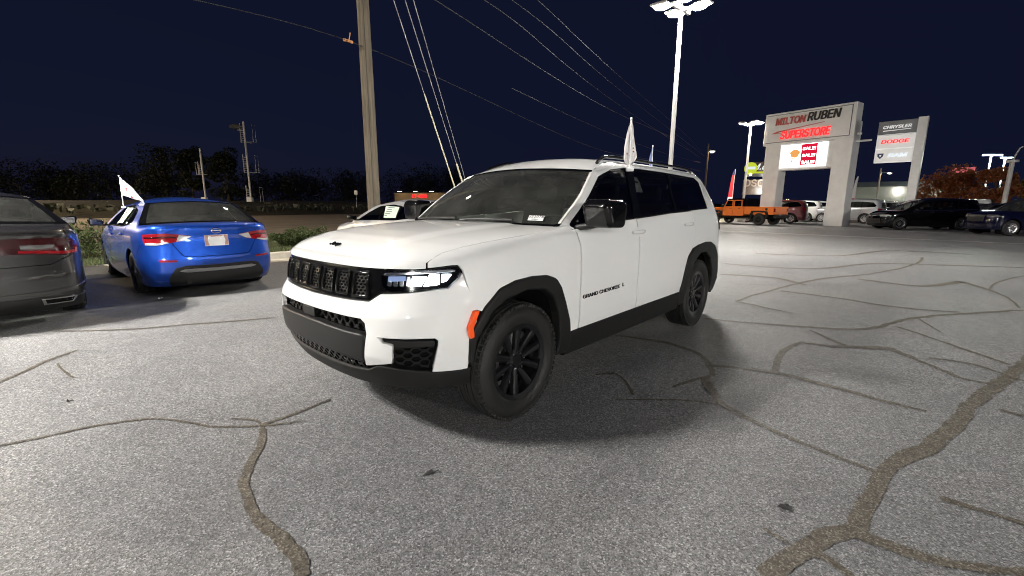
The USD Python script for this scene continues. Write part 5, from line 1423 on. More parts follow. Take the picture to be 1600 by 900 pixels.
def px_width(pts, k, w_):
    """ground width of a band that is w_ wide across its own run at point k of the survey"""
    q = np.array(pts, float)
    i0, i1 = max(0, k - 1), min(len(q) - 1, k + 1)
    d = q[i1] - q[i0]; d /= np.linalg.norm(d)
    n = np.array([-d[1], d[0]]) * .5
    a, b = gp(*(q[k] + n))[:2], gp(*(q[k] - n))[:2]
    run = gp(*(q[k] + d * .5))[:2] - gp(*(q[k] - d * .5))[:2]; run /= np.linalg.norm(run)
    e = a - b
    return abs(e[0] * run[1] - e[1] * run[0]) * w_ * (.55 if w_ < 10 else .8)
for pts, wid in CR:
    P = np.array([gp(u, v)[:2] for u, v in pts])
    wd = [px_width(pts, k, w_) * .5 for k, w_ in enumerate(wid)]
    t_ = np.r_[0, np.cumsum(np.linalg.norm(np.diff(P, axis=0), axis=1))]
    n_ = max(6, int(t_[-1] / .015))
    tt = np.linspace(0, t_[-1], n_)
    xy = PchipInterpolator(t_, P)(tt); hw_ = np.interp(tt, t_, wd)
    d = np.gradient(xy, axis=0); d /= np.linalg.norm(d, axis=1, keepdims=True)
    nn = np.stack([-d[:, 1], d[:, 0]], 1)
    sd = r8.integers(1000)
    q = np.column_stack([xy * 4, np.full(n_, sd)])
    wob = (meshkit.fbm(q, 3, 1) - .5) * np.minimum(hw_ * 1.6, .05)
    e1 = hw_ * (.75 + .5 * meshkit.fbm(q * [3, 3, 1], 3, 2)); e2 = hw_ * (.75 + .5 * meshkit.fbm(q * [3, 3, 1] + 9, 3, 3))
    jag = np.column_stack([xy * 45, np.full(n_, sd)])
    e1 = e1 + np.minimum(hw_ * .7, .012) * (meshkit.noise(jag, 4) - .5); e2 = e2 + np.minimum(hw_ * .7, .012) * (meshkit.noise(jag + 7, 5) - .5)
    e1[-1] *= .2; e2[-1] *= .2; e1[0] *= .4; e2[0] *= .4
    c = xy + nn * wob[:, None]
    a, b = c + nn * e1[:, None], c - nn * e2[:, None]
    v = np.column_stack([np.vstack([a, b]), np.full(2 * n_, .0030 + .0001 * CZ)]); CZ += 1
    i = np.arange(n_ - 1)
    f = np.vstack([np.stack([i, i + n_, i + n_ + 1], 1), np.stack([i, i + n_ + 1, i + 1], 1)])
    single('crack', (v, f), 'tar', kind='structure')
P0, P1 = gp(1126, 361.0), gp(1640, 383)
d = (P1 - P0)[:2]; L_ = np.linalg.norm(d); d /= L_; nn = np.array([-d[1], d[0]])
ln = [P0[:2] + d * L_ * k / 60 for k in range(61)]
e_ = .13 + .03 * r8.uniform(-1, 1, (2, 61))
v = np.array([[*(p + nn * e_[0, k]), .0075] for k, p in enumerate(ln)] + [[*(p - nn * e_[1, k]), .0075] for k, p in enumerate(ln)])
i = np.arange(60)
single('lot_line', (v, np.vstack([np.stack([i, i + 61, i + 62], 1), np.stack([i, i + 62, i + 1], 1)])), 'line_paint', kind='structure')

# ------------------------------------------------------------------ plants
M('leaf', {'g': ('geometry', {}), 'r': ('rgb_ramp', {'ramp': [(0, (.014, .018, .008)), (.5, (.024, .030, .012)), (1, (.045, .040, .018))]}), 'p': ('principled_bsdf', {'roughness': .55}), 't': ('translucent_bsdf', {}), 'x': ('mix_closure', {'fac': .25})},
  [('g.random_per_island', 'r.fac'), ('r.color', 'p.base_color'), ('r.color', 't.color'), ('p.BSDF', 'x.closure1'), ('t.BSDF', 'x.closure2')], surface='x.closure')
def leafmat(name, a, b, c):
    M(name, {'g': ('geometry', {}), 'r': ('rgb_ramp', {'ramp': [(0, a), (.5, b), (1, c)]}), 'p': ('principled_bsdf', {'roughness': .6}), 't': ('translucent_bsdf', {}), 'x': ('mix_closure', {'fac': .25})},
      [('g.random_per_island', 'r.fac'), ('r.color', 'p.base_color'), ('r.color', 't.color'), ('p.BSDF', 'x.closure1'), ('t.BSDF', 'x.closure2')], surface='x.closure')
leafmat('leaf_autumn', (.30, .105, .040), (.46, .19, .08), (.58, .30, .14))
leafmat('leaf_gold', (.22, .11, .02), (.34, .19, .03), (.45, .28, .05))
leafmat('leaf_shrub', (.05, .075, .018), (.12, .13, .03), (.30, .17, .05))
worn('bark', (.045, .035, .026), (.09, .07, .05), 8, (.8, .95), .6, 30)
def leaves(n, cs, rs, size, seed, flat=.8):
    """n leaf-sized faces through a set of clumps"""
    r = np.random.default_rng(seed)
    k = r.integers(0, len(cs), n)
    d = r.normal(size=(n, 3)); d /= np.linalg.norm(d, axis=1, keepdims=True)
    o = np.asarray(cs)[k] + d * (np.asarray(rs)[k] * r.uniform(.45, 1.05, n) ** .6)[:, None] * [1, 1, flat]
    a = r.normal(size=(n, 3)); a /= np.linalg.norm(a, axis=1, keepdims=True)
    b = np.cross(a, r.normal(size=(n, 3))); b /= np.linalg.norm(b, axis=1, keepdims=True)
    s = size * r.uniform(.6, 1.4, n)[:, None]
    v = np.stack([o - a * s, o + b * s * .5, o + a * s, o - b * s * .5], 1).reshape(-1, 3)
    q = np.arange(n) * 4
    return v, np.vstack([np.stack([q, q + 1, q + 2], 1), np.stack([q, q + 2, q + 3], 1)])
def tree(name, label, loc, h, w, seed, n=2600, size=.28, mat='leaf', group=None, trunk=.3, clumps=26):
    r = np.random.default_rng(seed)
    t = thing(name, label, 'tree', loc, 0, group)
    tr = [tube([(0, 0, -.2), (.05 * h * .1, 0, h * .3), (0, .1, h * .62)], [.035 * h * .8, .024 * h * .8, .010 * h], 8)]
    cs, rs = [], []
    for k in range(clumps):
        a = r.uniform(0, 2 * PI); zz = r.uniform(trunk, .93)
        rad = w / 2 * math.sqrt(max(.05, 1 - ((zz - .55) / .5) ** 2)) * r.uniform(.25, .9)
        c = np.array([rad * math.cos(a), rad * math.sin(a), zz * h])
        cs.append(c); rs.append(w * r.uniform(.13, .24))
        if k % 2 == 0:
            tr.append(tube([(0, 0, h * min(.6, zz * .7)), c * [.5, .5, 1] - [0, 0, .06 * h], c], [.010 * h, .006 * h, .002 * h], 5))
    part(t, 'trunk', cat(*tr), 'bark', 50)
    part(t, 'crown', leaves(n, cs, rs, size, seed), mat)
    return t
def shrub(label, loc, h, w, seed, n=900):
    r = np.random.default_rng(seed)
    t = thing('shrub', label, 'shrub', loc, 0)
    cs = [(r.uniform(-.35, .35) * w, r.uniform(-.35, .35) * w, h * r.uniform(.3, .78)) for _ in range(14)]
    part(t, 'stem', cat(*[tube([(0, 0, -.05), np.array(c) * [.4, .4, .5], c], [.012, .008, .004], 5) for c in cs]), 'bark')
    part(t, 'foliage', leaves(n, cs, [h * .26] * 14, .035, seed, 1), 'leaf_shrub')
shrub('rounded yellow-green shrub between the grey saloon and the blue sedan', gp(135, 418) + [-.5, .6, .08], .95, 1.3, 11, 1600)
shrub('rounded shrub with reddish tips, beside the hood of the white SUV', gp(478, 389) + [0, 0, .08], .62, 1.3, 12, 1600)
shrub('low dark green shrub at the left end of the one with reddish tips', gp(447, 392) + [0, 0, .08], .46, 1.0, 13, 1200)
def up(u, v, y):
    p = at_depth(u, v, y); return p
for k, (u, top, y, wpx, lab) in enumerate([
        (35, 262, 95, 150, 'dark tree at the far left of the treeline, over the roof of the grey saloon'), (90, 270, 105, 90, 'lower dark tree beside the one at the far left of the treeline'),
        (175, 258, 100, 120, 'dark tree above the white pennant of the blue sedan'), (262, 228, 92, 80, 'tall dark tree left of the smaller railway signal'),
        (303, 226, 90, 46, 'narrow dark tree right behind the smaller railway signal'), (358, 232, 88, 56, 'tall rounded dark tree left of the railway signal mast'),
        (425, 272, 110, 110, 'low dark tree right of the railway signal mast'), (500, 278, 120, 120, 'low dark tree left of the wooden utility pole'), (560, 274, 118, 80, 'low dark tree close behind the wooden utility pole'),
        (640, 262, 125, 110, 'dark tree above the tan shop front'), (705, 268, 130, 90, 'dark tree behind the guy wires')]):
    p = at_depth(u, 318, y); zt = at_depth(u, top, y)[2]
    tree('tree', lab, (p[0], p[1], 1.0), zt - 1.0, wpx / FPX * y, 40 + k, 5200, .24, 'leaf', trunk=.12)
for k, (u, top, y, wpx, lab, mt) in enumerate([
        (1470, 262, 62, 90, 'dark autumn tree just right of the post of the brand sign', 'leaf_autumn'), (1508, 265, 56, 70, 'reddish autumn tree in the middle of the row behind the minivan', 'leaf_autumn'),
        (1552, 262, 50, 72, 'brightest orange autumn tree, left of the right-hand lamp post', 'leaf_autumn'), (1608, 278, 52, 50, 'golden tree at the right edge behind the dark blue SUV', 'leaf_gold')]):
    p = at_depth(u, 318, y); zt = at_depth(u, top, y)[2]
    tree('tree', lab, (p[0], p[1], -.05), zt, wpx / FPX * y * .8, 70 + k, 3000, .20, mt, trunk=.12)

# ------------------------------------------------------------------ utility pole, wires
worn('wood_pole', (.085, .068, .045), (.17, .138, .096), 2.2, (.7, .95), .7, 18, stretch=(9, 9, .5))
plain('wire', (.016, .016, .018), .8)
plain('guy_steel', (.50, .49, .46), .4, .6)
plain('guy_guard', (.62, .58, .40), .5)
PB = at_depth(588, 385, 13.4); PB[2] = 0
t = thing('utility_pole', 'tall weathered wooden utility pole behind the silver sedan', 'utility pole', PB)
part(t, 'shaft', tube([(0, 0, -.3), (-.01, 0, 4), (-.03, 0, 8), (-.05, 0, 12.5)], [.185, .175, .155, .135], 16), 'wood_pole', 50)
part(t, 'bracket', bx(.34, .04, .05, (.12, -.1, 7.9), .006), 'steel')
part(t, 'bracket', bx(.16, .06, .10, (-.16, -.1, 7.4), .01), 'steel')
part(t, 'ground_wire', tube([(.05, -.172, .2), (.04, -.165, 4), (.02, -.150, 8), (0, -.135, 12)], .008, 5), 'wire')
la = -LN * 1.0
part(t, 'lamp_arm', tube([(-.04, 0, 9.3), (la[0] * 1.2, la[1] * 1.2, 9.75), (la[0] * 2.6, la[1] * 2.6, 9.9)], .035, 8), 'steel', 50)
hd = part(t, 'lamp_head', mv(bx(.75, .32, .14, (0, 0, 0), .05), (la[0] * 2.9, la[1] * 2.9, 9.9), rz=math.atan2(la[1], la[0])), 'lamp_housing')
part(hd, 'lens', mv(bx(.50, .26, .03, (0, 0, -.085), 0), (la[0] * 2.9, la[1] * 2.9, 9.9), rz=math.atan2(la[1], la[0])), 'road_lamp')
glow('road_lamp', (1.0, .82, .60), 1300.0)
def wire(label, pts, r=.014, sag=None, mat='wire', group='overhead wires'):
    P = np.array(pts, float)
    tt = np.r_[0, np.cumsum(np.linalg.norm(np.diff(P, axis=0), axis=1))]
    q = CubicSpline(tt, P)(np.linspace(0, tt[-1], 60)) if len(P) > 2 else resample(P, 40)
    return single('overhead_wire', tube(q, r * .62, 5), mat, label, 'wire')
A = at_depth
wire('lowest overhead wire, crossing the utility pole from the upper left', [A(250, -12, 9.5), A(400, 22, 11), A(545, 64, 12.9), A(577, 76, 13.4), A(720, 138, 17), A(880, 212, 25), A(960, 240, 36), A(1095, 268, 60)], .016)
wire('second overhead wire, entering at the top just right of the guy wires', [A(640, -25, 8), A(680, 0, 8.8), A(830, 98, 13), A(975, 182, 24), A(1095, 250, 58)], .014)
wire('third overhead wire, entering at the top midway between utility pole and floodlight', [A(700, -35, 8), A(757, 0, 9), A(850, 72, 13), A(945, 148, 22), A(1095, 246, 58)], .013)
wire('faint fourth overhead wire, between the third and the topmost', [A(750, -35, 8.5), A(800, 0, 9.5), A(900, 82, 15), A(990, 158, 25), A(1095, 240, 58)], .011)
wire('faint topmost overhead wire, nearest the tall floodlight', [A(800, -35, 8.5), A(840, 0, 9.5), A(890, 47, 12), A(980, 130, 22), A(1095, 236, 58)], .011)
wire('short faint wire below the second, reaching towards the street lamp', [A(800, 138, 15), A(900, 185, 22), A(978, 218, 32), A(1095, 254, 58)], .013)
sp = thing('wire_spacer', 'small rusty splice hanging on the lowest wire left of the utility pole', 'wire splice', A(545, 64, 12.9))
part(sp, 'sleeve', tube([(-.14, -.01, .03), (.10, .01, -.03)], .035, 8), 'rust')
part(sp, 'tail', tube([(0, 0, 0), (.05, 0, .20)], .012, 5), 'rust')
plain('rust', (.45, .20, .07), .7)
for k, (p0, p1, g0, lab) in enumerate([((615, 0), (712, 297), (660, 133), 'leftmost guy wire, its yellowish guard the longest'), ((633, 0), (724, 290), (716, 250), 'middle guy wire with a short yellow guard at its foot'), ((646, 0), (728, 284), None, 'rightmost guy wire, bare all the way down')]):
    a, b = A(*p0, 13.9 + .1 * k), A(*p1, 15.6 + .3 * k)
    d = (b - a) / np.linalg.norm(b - a)
    foot = b + d * (b[2] / -d[2]); head = a - d * 2.5
    g = thing('guy_wire', lab + ', beside the utility pole', 'guy wire', foot)
    part(g, 'strand', tube([head - foot, (0, 0, 0)], .009, 6), 'guy_steel')
    if g0:
        s0 = (g0[1] - p0[1]) / (p1[1] - p0[1])
        q = a + (b - a) * (s0 + .0)
        part(g, 'guard', tube([q - foot, -d * .2], .022 if k == 0 else .030, 8), 'guy_guard', 40)
    part(g, 'anchor', tube([(0, 0, .02), (0, 0, .25)], .03, 6), 'steel')

# ------------------------------------------------------------------ gateway sign and brand sign
worn('sign_metal', (.66, .65, .63), (.76, .75, .72), 1.5, (.35, .5), .1, 3)
worn('sign_face', (.70, .69, .67), (.79, .78, .75), 1.2, (.35, .5), .1, 2)
plain('sign_dark', (.06, .06, .062), .5)
plain('letter_red', (.55, .02, .02), .35, emission_color=(1, .015, .025), emission_strength=1.0)
plain('letter_red_dull', (.50, .09, .07), .45)
plain('letter_black', (.01, .01, .012), .4)
plain('letter_white', (.8, .8, .8), .4, emission_color=(1, 1, 1), emission_strength=.4)
glow('screen_white', (1, .99, .97), 2.6)
glow('screen_red', (.80, .012, .05), .85)
glow('screen_orange', (.95, .42, .12), .95)
glow('screen_dark', (.10, .02, .06), 1.0)
DS = 30.0
NB = at_depth(1301, 350, DS)
EX = np.array([.575, -.818, 0]); EY = np.array([.818, .575, 0])      # along the sign's face, and away from the viewer
SW = 4.75
g = thing('gateway_sign', 'tall grey two-legged gateway sign with a lit white screen and red SUPERSTORE lettering', 'sign', (NB[0], NB[1], 0), math.atan2(EX[1], EX[0]))
UsdGeom.Xformable(stage.GetPrimAtPath(g)).AddScaleOp().Set(Gf.Vec3f(DS / 26.5))
# local: x along the face (right leg at 0), y away from the viewer, z up
HT = 6.85
part(g, 'leg', bx(.92, 1.0, 5.3, (-.02, .5, 1.0 + 2.25), .01), 'sign_metal')
part(g, 'leg_plinth', bx(.98, 1.06, 1.10, (-.02, .5, .55), .012), 'sign_metal')
part(g, 'leg', bx(.92, 1.0, 5.3, (-SW + .90, .5, 1.0 + 2.25), .01), 'sign_metal')
part(g, 'leg_plinth', bx(.98, 1.06, 1.10, (-SW + .90, .5, .55), .012), 'sign_metal')
hx, hw_ = -SW / 2 + .355, SW - .80 + .82
hd = part(g, 'header', bx(hw_ + .15, .84, 1.92, (hx, .38, HT - .96), .015), 'sign_metal')
fy = -.05
part(hd, 'header_panel', bx(hw_ - .22, .05, 1.62, (hx - .02, fy, HT - .95), .01), 'sign_face')
for zz in (HT - .13, HT - 1.77):
    part(hd, 'panel_trim', bx(hw_ - .20, .03, .03, (hx - .02, fy - .02, zz)), 'sign_dark')
part(hd, 'panel_trim', bx(.03, .03, 1.62, (hx + hw_ / 2 - .13, fy - .02, HT - .95)), 'sign_dark')
def lettering(parent, nm, s, h, x, z, mat, slant=.22, stretch=1.25, y=fy - .03, w=None, depth=.06, bold=.035):
    tm = text(s, h, depth, True, slant, stretch)
    tm = heavy(tm, h * bold) if bold else tm
    v = tm[0]
    if w:
        v = v.copy(); v[:, 0] *= w / np.ptp(v[:, 0])
    return part(parent, nm, basis((v, tm[1]), (x, y, z), (1, 0, 0), (0, 0, 1), (0, -1, 0)), mat)
lettering(hd, 'lettering', 'MILTON', .40, hx - .93, HT - .74, 'letter_red_dull', w=1.72)
lettering(hd, 'lettering', 'RUBEN', .46, hx + .88, HT - .70, 'letter_black', w=1.74)
lettering(hd, 'lettering', 'SUPERSTORE', .44, hx - .05, HT - 1.60, 'letter_red', w=2.75)
sw = [(-2.0, -.28), (-1.0, -.08), (.9, .06), (.9, .10), (-1.0, .02), (-1.75, -.16), (-1.45, -.06), (-2.0, -.22)]
sw = Polygon([(-1.95, -.26), (-1.35, -.26), (-1.55, -.20), (1.0, .10), (1.0, .125), (-1.55, -.13)]).buffer(0)
part(hd, 'swoosh', basis(extrude(sw, .04), (hx - .05, fy - .03, HT - .98), (1, 0, 0), (0, 0, 1), (0, -1, 0)), 'letter_red_dull')
sc = part(g, 'screen_case', bx(SW - 1.25, .7, 1.55, (hx + .095, .52, HT - 1.92 - .80), .01), 'sign_metal')
sx0 = hx - .125
part(sc, 'screen', bx(2.62, .06, 1.36, (sx0, .14, HT - 1.92 - .74), .0), 'screen_white')
part(sc, 'red_block', bx(.86, .02, 1.22, (sx0 + .36, .105, HT - 1.92 - .70)), 'screen_red')
for k in range(3):
    lettering(sc, 'lettering', 'SALE!', .17, sx0 + .36, HT - 2.46 + .10 - k * .40, 'screen_white', 0, 1.15, y=.09, w=.72, depth=.012, bold=0)
part(sc, 'picture', mv(extrude(Polygon([(.27 * math.cos(a) * (1 + .12 * math.sin(5 * a)), .24 * math.sin(a)) for a in np.linspace(0, 2 * PI, 30)[:-1]]), .02), (sx0 - .42, .105, HT - 2.52), rx=PI / 2), 'screen_orange')
for dx, dz, w_ in ((-.10, -.45, .06), (.08, -.43, .06), (-.02, -.30, .26)):
    part(sc, 'picture', bx(w_, .02, .13 if w_ < .1 else .05, (sx0 - .45 + dx, .103, HT - 2.50 + dz)), 'screen_dark' if w_ < .1 else 'screen_orange')
part(g, 'side_panel', bx(.50, .6, 1.5, (-.02 - .46 - .26, .55, HT - 1.92 - .78), .01), 'sign_dark')
br = part(g, 'camera_arm', bx(.75, .06, .10, (.46 + .38, .3, 4.75), .01), 'pole_white')
part(br, 'camera', bx(.22, .12, .14, (.60, .3, 5.15), .03), 'pole_white')

D2 = 36.0
q0 = at_depth(1424, 320, D2)
g = thing('brand_sign', 'grey post sign with three stacked panels, behind the black minivan', 'sign', (q0[0], q0[1], 0), math.atan2(EX[1], EX[0]) + .12)
zt = at_depth(1443, 182, D2)[2]
part(g, 'post', bx(.58, .50, zt, (-.10, 0, zt / 2), .012), 'sign_metal')
zc_ = zt - .12
pw = 2.35
for k, (tx, mt, face) in enumerate((('CHRYSLER', 'letter_white', 'sign_lit_dark'), ('DODGE', 'letter_red', 'sign_lit'), ('RAM', 'letter_pale', 'sign_lit'))):
    hh = 1.05
    zc2 = zc_ - hh / 2 - k * (hh + .02)
    pl = part(g, 'panel', bx(pw, .40, hh, (-.40 - pw / 2, -.12, zc2), .012), face)
    part(pl, 'panel_edge', bx(pw, .02, .03, (-.40 - pw / 2, -.33, zc2 - hh / 2 + .02)), 'letter_white')
    lettering(pl, 'lettering', tx, .26 if k else .22, -.40 - pw / 2 + (.28 if k == 2 else 0), zc2 - .10 + (.06 if k == 0 else 0), mt, .2, 1.3, y=-.335, w=1.75 if k < 2 else 1.2, depth=.03)
    if k == 0:
        part(pl, 'wing', basis(extrude(Polygon([(-.85, 0), (.85, .06), (.85, .10), (0, .07), (-.85, .05)]), .03), (-.40 - pw / 2, -.335, zc2 - .24), (1, 0, 0), (0, 0, 1), (0, -1, 0)), 'letter_white')
    if k == 2:
        part(pl, 'shield', basis(extrude(Polygon([(-.20, .20), (.20, .20), (.18, -.02), (0, -.22), (-.18, -.02)]).difference(Polygon([(-.08, .10), (.08, .10), (.03, -.06), (-.03, -.06)])), .03), (-.40 - pw + .38, -.335, zc2), (1, 0, 0), (0, 0, 1), (0, -1, 0)), 'shield_blue')
plain('sign_lit_dark', (.12, .12, .125), .45, emission_color=(1, 1, 1), emission_strength=.03)
plain('sign_lit', (.55, .54, .52), .45, emission_color=(1, .98, .94), emission_strength=.34)
plain('letter_pale', (.75, .80, .85), .4, emission_color=(.75, .88, 1), emission_strength=.65)
plain('shield_blue', (.02, .06, .14), .4)

# tan shop front across the road
worn('shop_wall', (.36, .25, .13), (.46, .33, .18), .8, (.8, .9), .2, 6)
S0, S1 = at_depth(617, 318, 104), at_depth(694, 318, 100)
ax = (S1 - S0)[:2]; Ls = np.linalg.norm(ax); ax /= Ls
g = thing('shop', 'low tan flat-roofed shop with a small red lit sign, across the road', 'building', (S0[0], S0[1], 0), math.atan2(ax[1], ax[0]))
part(g, 'wall', bx(Ls, 8, 3.45, (Ls / 2, 4, 1.72), .03), 'shop_wall')
part(g, 'parapet', bx(Ls + .2, 8.2, .18, (Ls / 2, 4, 3.5), .03), 'shop_wall')
part(g, 'sign', basis(text('RT-GRID', .62, .1, True), (Ls * .52, -.06, 2.55), (1, 0, 0), (0, 0, 1), (0, -1, 0)), 'neon_red')
glow('neon_red', (1, .02, .03), 2.2)
glow('soffit_lamp', (1, .85, .6), 30.0)
for k in range(3):
    lm = part(g, 'wall_washer', bx(.9, .25, .12, (Ls * (.18 + .32 * k), -1.5, 3.9), .03), 'shop_light_case')
    part(lm, 'tube', bx(.8, .18, .03, (Ls * (.18 + .32 * k), -1.42, 3.83)), 'soffit_lamp')
    part(lm, 'bracket', bx(.05, 1.4, .05, (Ls * (.18 + .32 * k), -.75, 3.92)), 'shop_light_case')
part(g, 'door', bx(1.0, .1, 2.1, (Ls * .3, -.02, 1.05), .01), 'sign_dark')
for k in range(2):
    part(g, 'window', bx(1.8, .08, 1.2, (Ls * (.52 + .25 * k), -.01, 1.3), .01), 'sign_dark')
plain('shop_light_case', (.3, .3, .3), .5)

# railway signals
plain('signal_steel', (.55, .54, .52), .5, .2)
def signal(label, u, v0, v1, y, cages, head):
    b = at_depth(u, v0, y); zt_ = at_depth(u, v1, y)[2]; 
    g = thing('railway_signal', label, 'railway signal', (b[0], b[1], .9))
    h = zt_ - .9
    part(g, 'mast', tube([(0, 0, 0), (0, 0, h)], .14, 10), 'signal_steel', 40)
    part(g, 'cabinet', bx(.8, .6, 1.3, (0, -.3, .6), .04), 'label_white')
    for zc, w in cages:
        z_ = h * zc
        part(g, 'cage', cat(*[tube([(.2, 0, z_), (w, 0, z_), (w, 0, z_ + h * .2)], .06, 5), tube([(.2, .8, z_), (w, .8, z_), (w, .8, z_ + h * .2)], .06, 5), tube([(w, 0, z_ + h * .2), (w, .8, z_ + h * .2)], .06, 5)]), 'signal_steel')
        part(g, 'ladder', cat(*[tube([(-.55, -.1, z_ + k * .28), (-.1, -.1, z_ + k * .28)], .035, 4) for k in range(int(h * .22 / .28))], tube([(-.55, -.1, z_ - .1), (-.55, -.1, z_ + h * .22)], .06, 5)), 'signal_steel')
    if head:
        part(g, 'signal_head', bx(1.3, .7, .7, (-1.2, 0, h * .94), .08), 'sign_dark')
        part(g, 'hood', bx(.35, .5, .5, (-1.95, 0, h * .94), .08), 'sign_dark')
        part(g, 'head_arm', bx(1.0, .1, .1, (-.5, 0, h * .90)), 'signal_steel')
signal('tall railway signal mast with three railed platforms', 392, 308, 190, 72, ((.02, 1.5), (.40, 1.25), (.76, 1.25)), True)
signal('smaller railway signal beyond the roof of the blue sedan', 321, 306, 232, 74, ((.55, -1.0),), False)

# far lights, posts and signs on the right
glow('street_glow', (1.0, .72, .40), 900.0)
glow('far_lens', (.86, 1.0, .86), 6000.0)
def street_lamp(label, u, v, y, arm, mat, rad=.14, wood=True, h0=0):
    p = at_depth(u, v, y)
    g = thing('street_lamp', label, 'street lamp', (p[0] + arm, p[1], h0))
    h = p[2] - h0
    part(g, 'pole', tube([(0, 0, -.2), (0, 0, h * 1.12)], [.13, .10], 8), 'wood_pole' if wood else 'pole_white', 40)
    part(g, 'arm', tube([(0, 0, h * 1.02), (-arm * .5, 0, h * 1.03), (-arm, 0, h + .10)], .04, 6), 'steel', 40)
    hd = part(g, 'lamp_head', bx(.7, .34, .10, (-arm, 0, h + .07), .03), 'lamp_housing')
    part(hd, 'lens', ball((-arm, 0, h), rad, 2, (1.3, 1, .6)), mat, 50)
street_lamp('street lamp with a yellowish glow on a wooden pole, just right of the tall floodlight', 1113, 237, 60, -.55, 'street_glow', .17)
street_lamp('orange street lamp seen between the legs of the gateway sign', 1238, 262, 58, -1.9, 'sodium', .17)
glow('sodium', (1.0, .38, .06), 1500.0)
street_lamp('small white street lamp between the gateway sign and the brand sign', 1390, 271, 70, -1.4, 'street_glow', .14, False)
def road_lamp(label, x, y, rz):
    g = thing('street_lamp', label, 'street lamp', (x, y, 0), rz)
    part(g, 'pole', tube([(0, 0, -.2), (0, 0, 9.2)], [.12, .09], 10), 'steel', 40)
    part(g, 'arm', tube([(0, 0, 9.0), (1.2, 0, 9.5), (2.5, 0, 9.6)], .04, 6), 'steel', 40)
    hd = part(g, 'lamp_head', bx(.8, .34, .14, (2.8, 0, 9.6), .05), 'lamp_housing')
    part(hd, 'lens', bx(.55, .28, .03, (2.8, 0, 9.515)), 'road_lamp_far')
glow('road_lamp_far', (1.0, .78, .52), 34000.0)
road_lamp('street lamp on the far side of the road, past the left edge of the picture', -46, 25, -.7)
road_lamp('street lamp on the far side of the road, farther along past the left edge', -78, 58, -.7)
def far_floods(label, u, v, y, pole_r, n=3):
    p = at_depth(u, v, y)
    g = thing('lamp_post', label, 'lamp post', (p[0], p[1], 0))
    part(g, 'pole', tube([(0, 0, -.2), (0, 0, p[2])], pole_r, 8), 'pole_white', 40)
    part(g, 'cross_arm', bx(1.6, .1, .1, (0, 0, p[2]), .01), 'pole_white')
    for k in range(n):
        x = (k - (n - 1) / 2) * 1.1
        hd = part(g, 'lamp_head', bx(.75, .5, .10, (x, -.2, p[2] + .12), .03), 'lamp_housing')
        part(hd, 'lens', bx(.62, .4, .03, (x, -.2, p[2] + .055)), 'far_lens')
far_floods('greenish-white lot floodlight above the autumn trees, the left of the pair', 1549, 243, 75, .12)
far_floods('greenish-white lot floodlight above the autumn trees, the right of the pair', 1571, 247, 84, .12, 2)
p = at_depth(1594, 248, 33)
g = thing('lamp_post', 'pale post with a curved top at the right edge of the picture', 'lamp post', (p[0] - .5, p[1], 0))
part(g, 'pole', tube([(0, 0, -.2), (0, 0, p[2] - .2)], [.16, .13], 10), 'pole_white', 40)
part(g, 'collar', tube([(0, 0, p[2] - .25), (0, 0, p[2] - .10)], .34, 12), 'pole_white', 40)
part(g, 'arm', tube([(0, 0, p[2] - .3), (.10, 0, p[2] + .2), (.35, 0, p[2] + .75), (.9, 0, p[2] + .95)], .05, 8), 'pole_white', 50)

# muffler-shop style roadside board left of the gateway sign
glow('board_yellow', (.75, .85, .06), .75)
glow('board_white', (.85, .95, .95), .9)
plain('board_dark', (.035, .035, .045), .5)
noisy('board_grey', (.10, .10, .11), (.22, .22, .23), .6)
b0 = at_depth(1182, 318, 62)
g = thing('roadside_board', 'dark roadside board with a lit yellow disc, between the lamp post and the gateway sign', 'sign', (b0[0], b0[1], 0), -.3)
zz = lambda v: at_depth(1182, v, 62)[2]
xx = lambda u: (u - 1182) / FPX * 62 * 1.02
part(g, 'post', bx(.5, .4, zz(253), (xx(1200), .4, zz(253) / 2), .02), 'board_dark')
bp_ = part(g, 'upper_panel', bx(xx(1212) - xx(1163), .3, zz(253) - zz(276), ((xx(1163) + xx(1212)) / 2, 0, (zz(253) + zz(276)) / 2), .02), 'board_dark')
part(bp_, 'disc', mv(tube([(0, 0, 0), (0, .1, 0)], .80, 24), (xx(1169), -.27, zz(263))), 'board_yellow', 40)
part(bp_, 'disc_band', bx(1.1, .04, .34, (xx(1169), -.30, zz(262.5))), 'board_white')
tm = text('M.del', .75, .05, True, .35)
part(bp_, 'lettering', basis(tm, (xx(1186), -.2, zz(265)), (1, 0, 0), (0, 0, 1), (0, -1, 0)), 'board_white')
part(bp_, 'yellow_bar', bx(xx(1212) - xx(1174), .06, .22, ((xx(1212) + xx(1174)) / 2, -.2, zz(269.5))), 'board_yellow')
part(bp_, 'spot_lamp', ball((xx(1190), -.9, zz(274)), .30, 2, (1.3, 1, .7)), 'spot_glow')
part(bp_, 'spot_lamp', ball((xx(1168), -.9, zz(273)), .15, 2), 'spot_glow')
glow('spot_glow', (1.0, 1.0, .88), 40.0)
lp_ = part(g, 'lower_panel', bx(xx(1212) - xx(1161), .3, zz(281) - zz(304), ((xx(1161) + xx(1212)) / 2, 0, (zz(281) + zz(304)) / 2), .02), 'board_grey')
tm = text('OSOU', .85, .05, True)
part(lp_, 'lettering', basis(tm, (xx(1180), -.2, zz(291)), (1, 0, 0), (0, 0, 1), (0, -1, 0)), 'board_grey2')
plain('board_grey2', (.38, .38, .39), .6)
part(lp_, 'spot_lamp', ball((xx(1187), -.8, zz(300.5)), .34, 2, (1.3, 1, .7)), 'spot_glow')

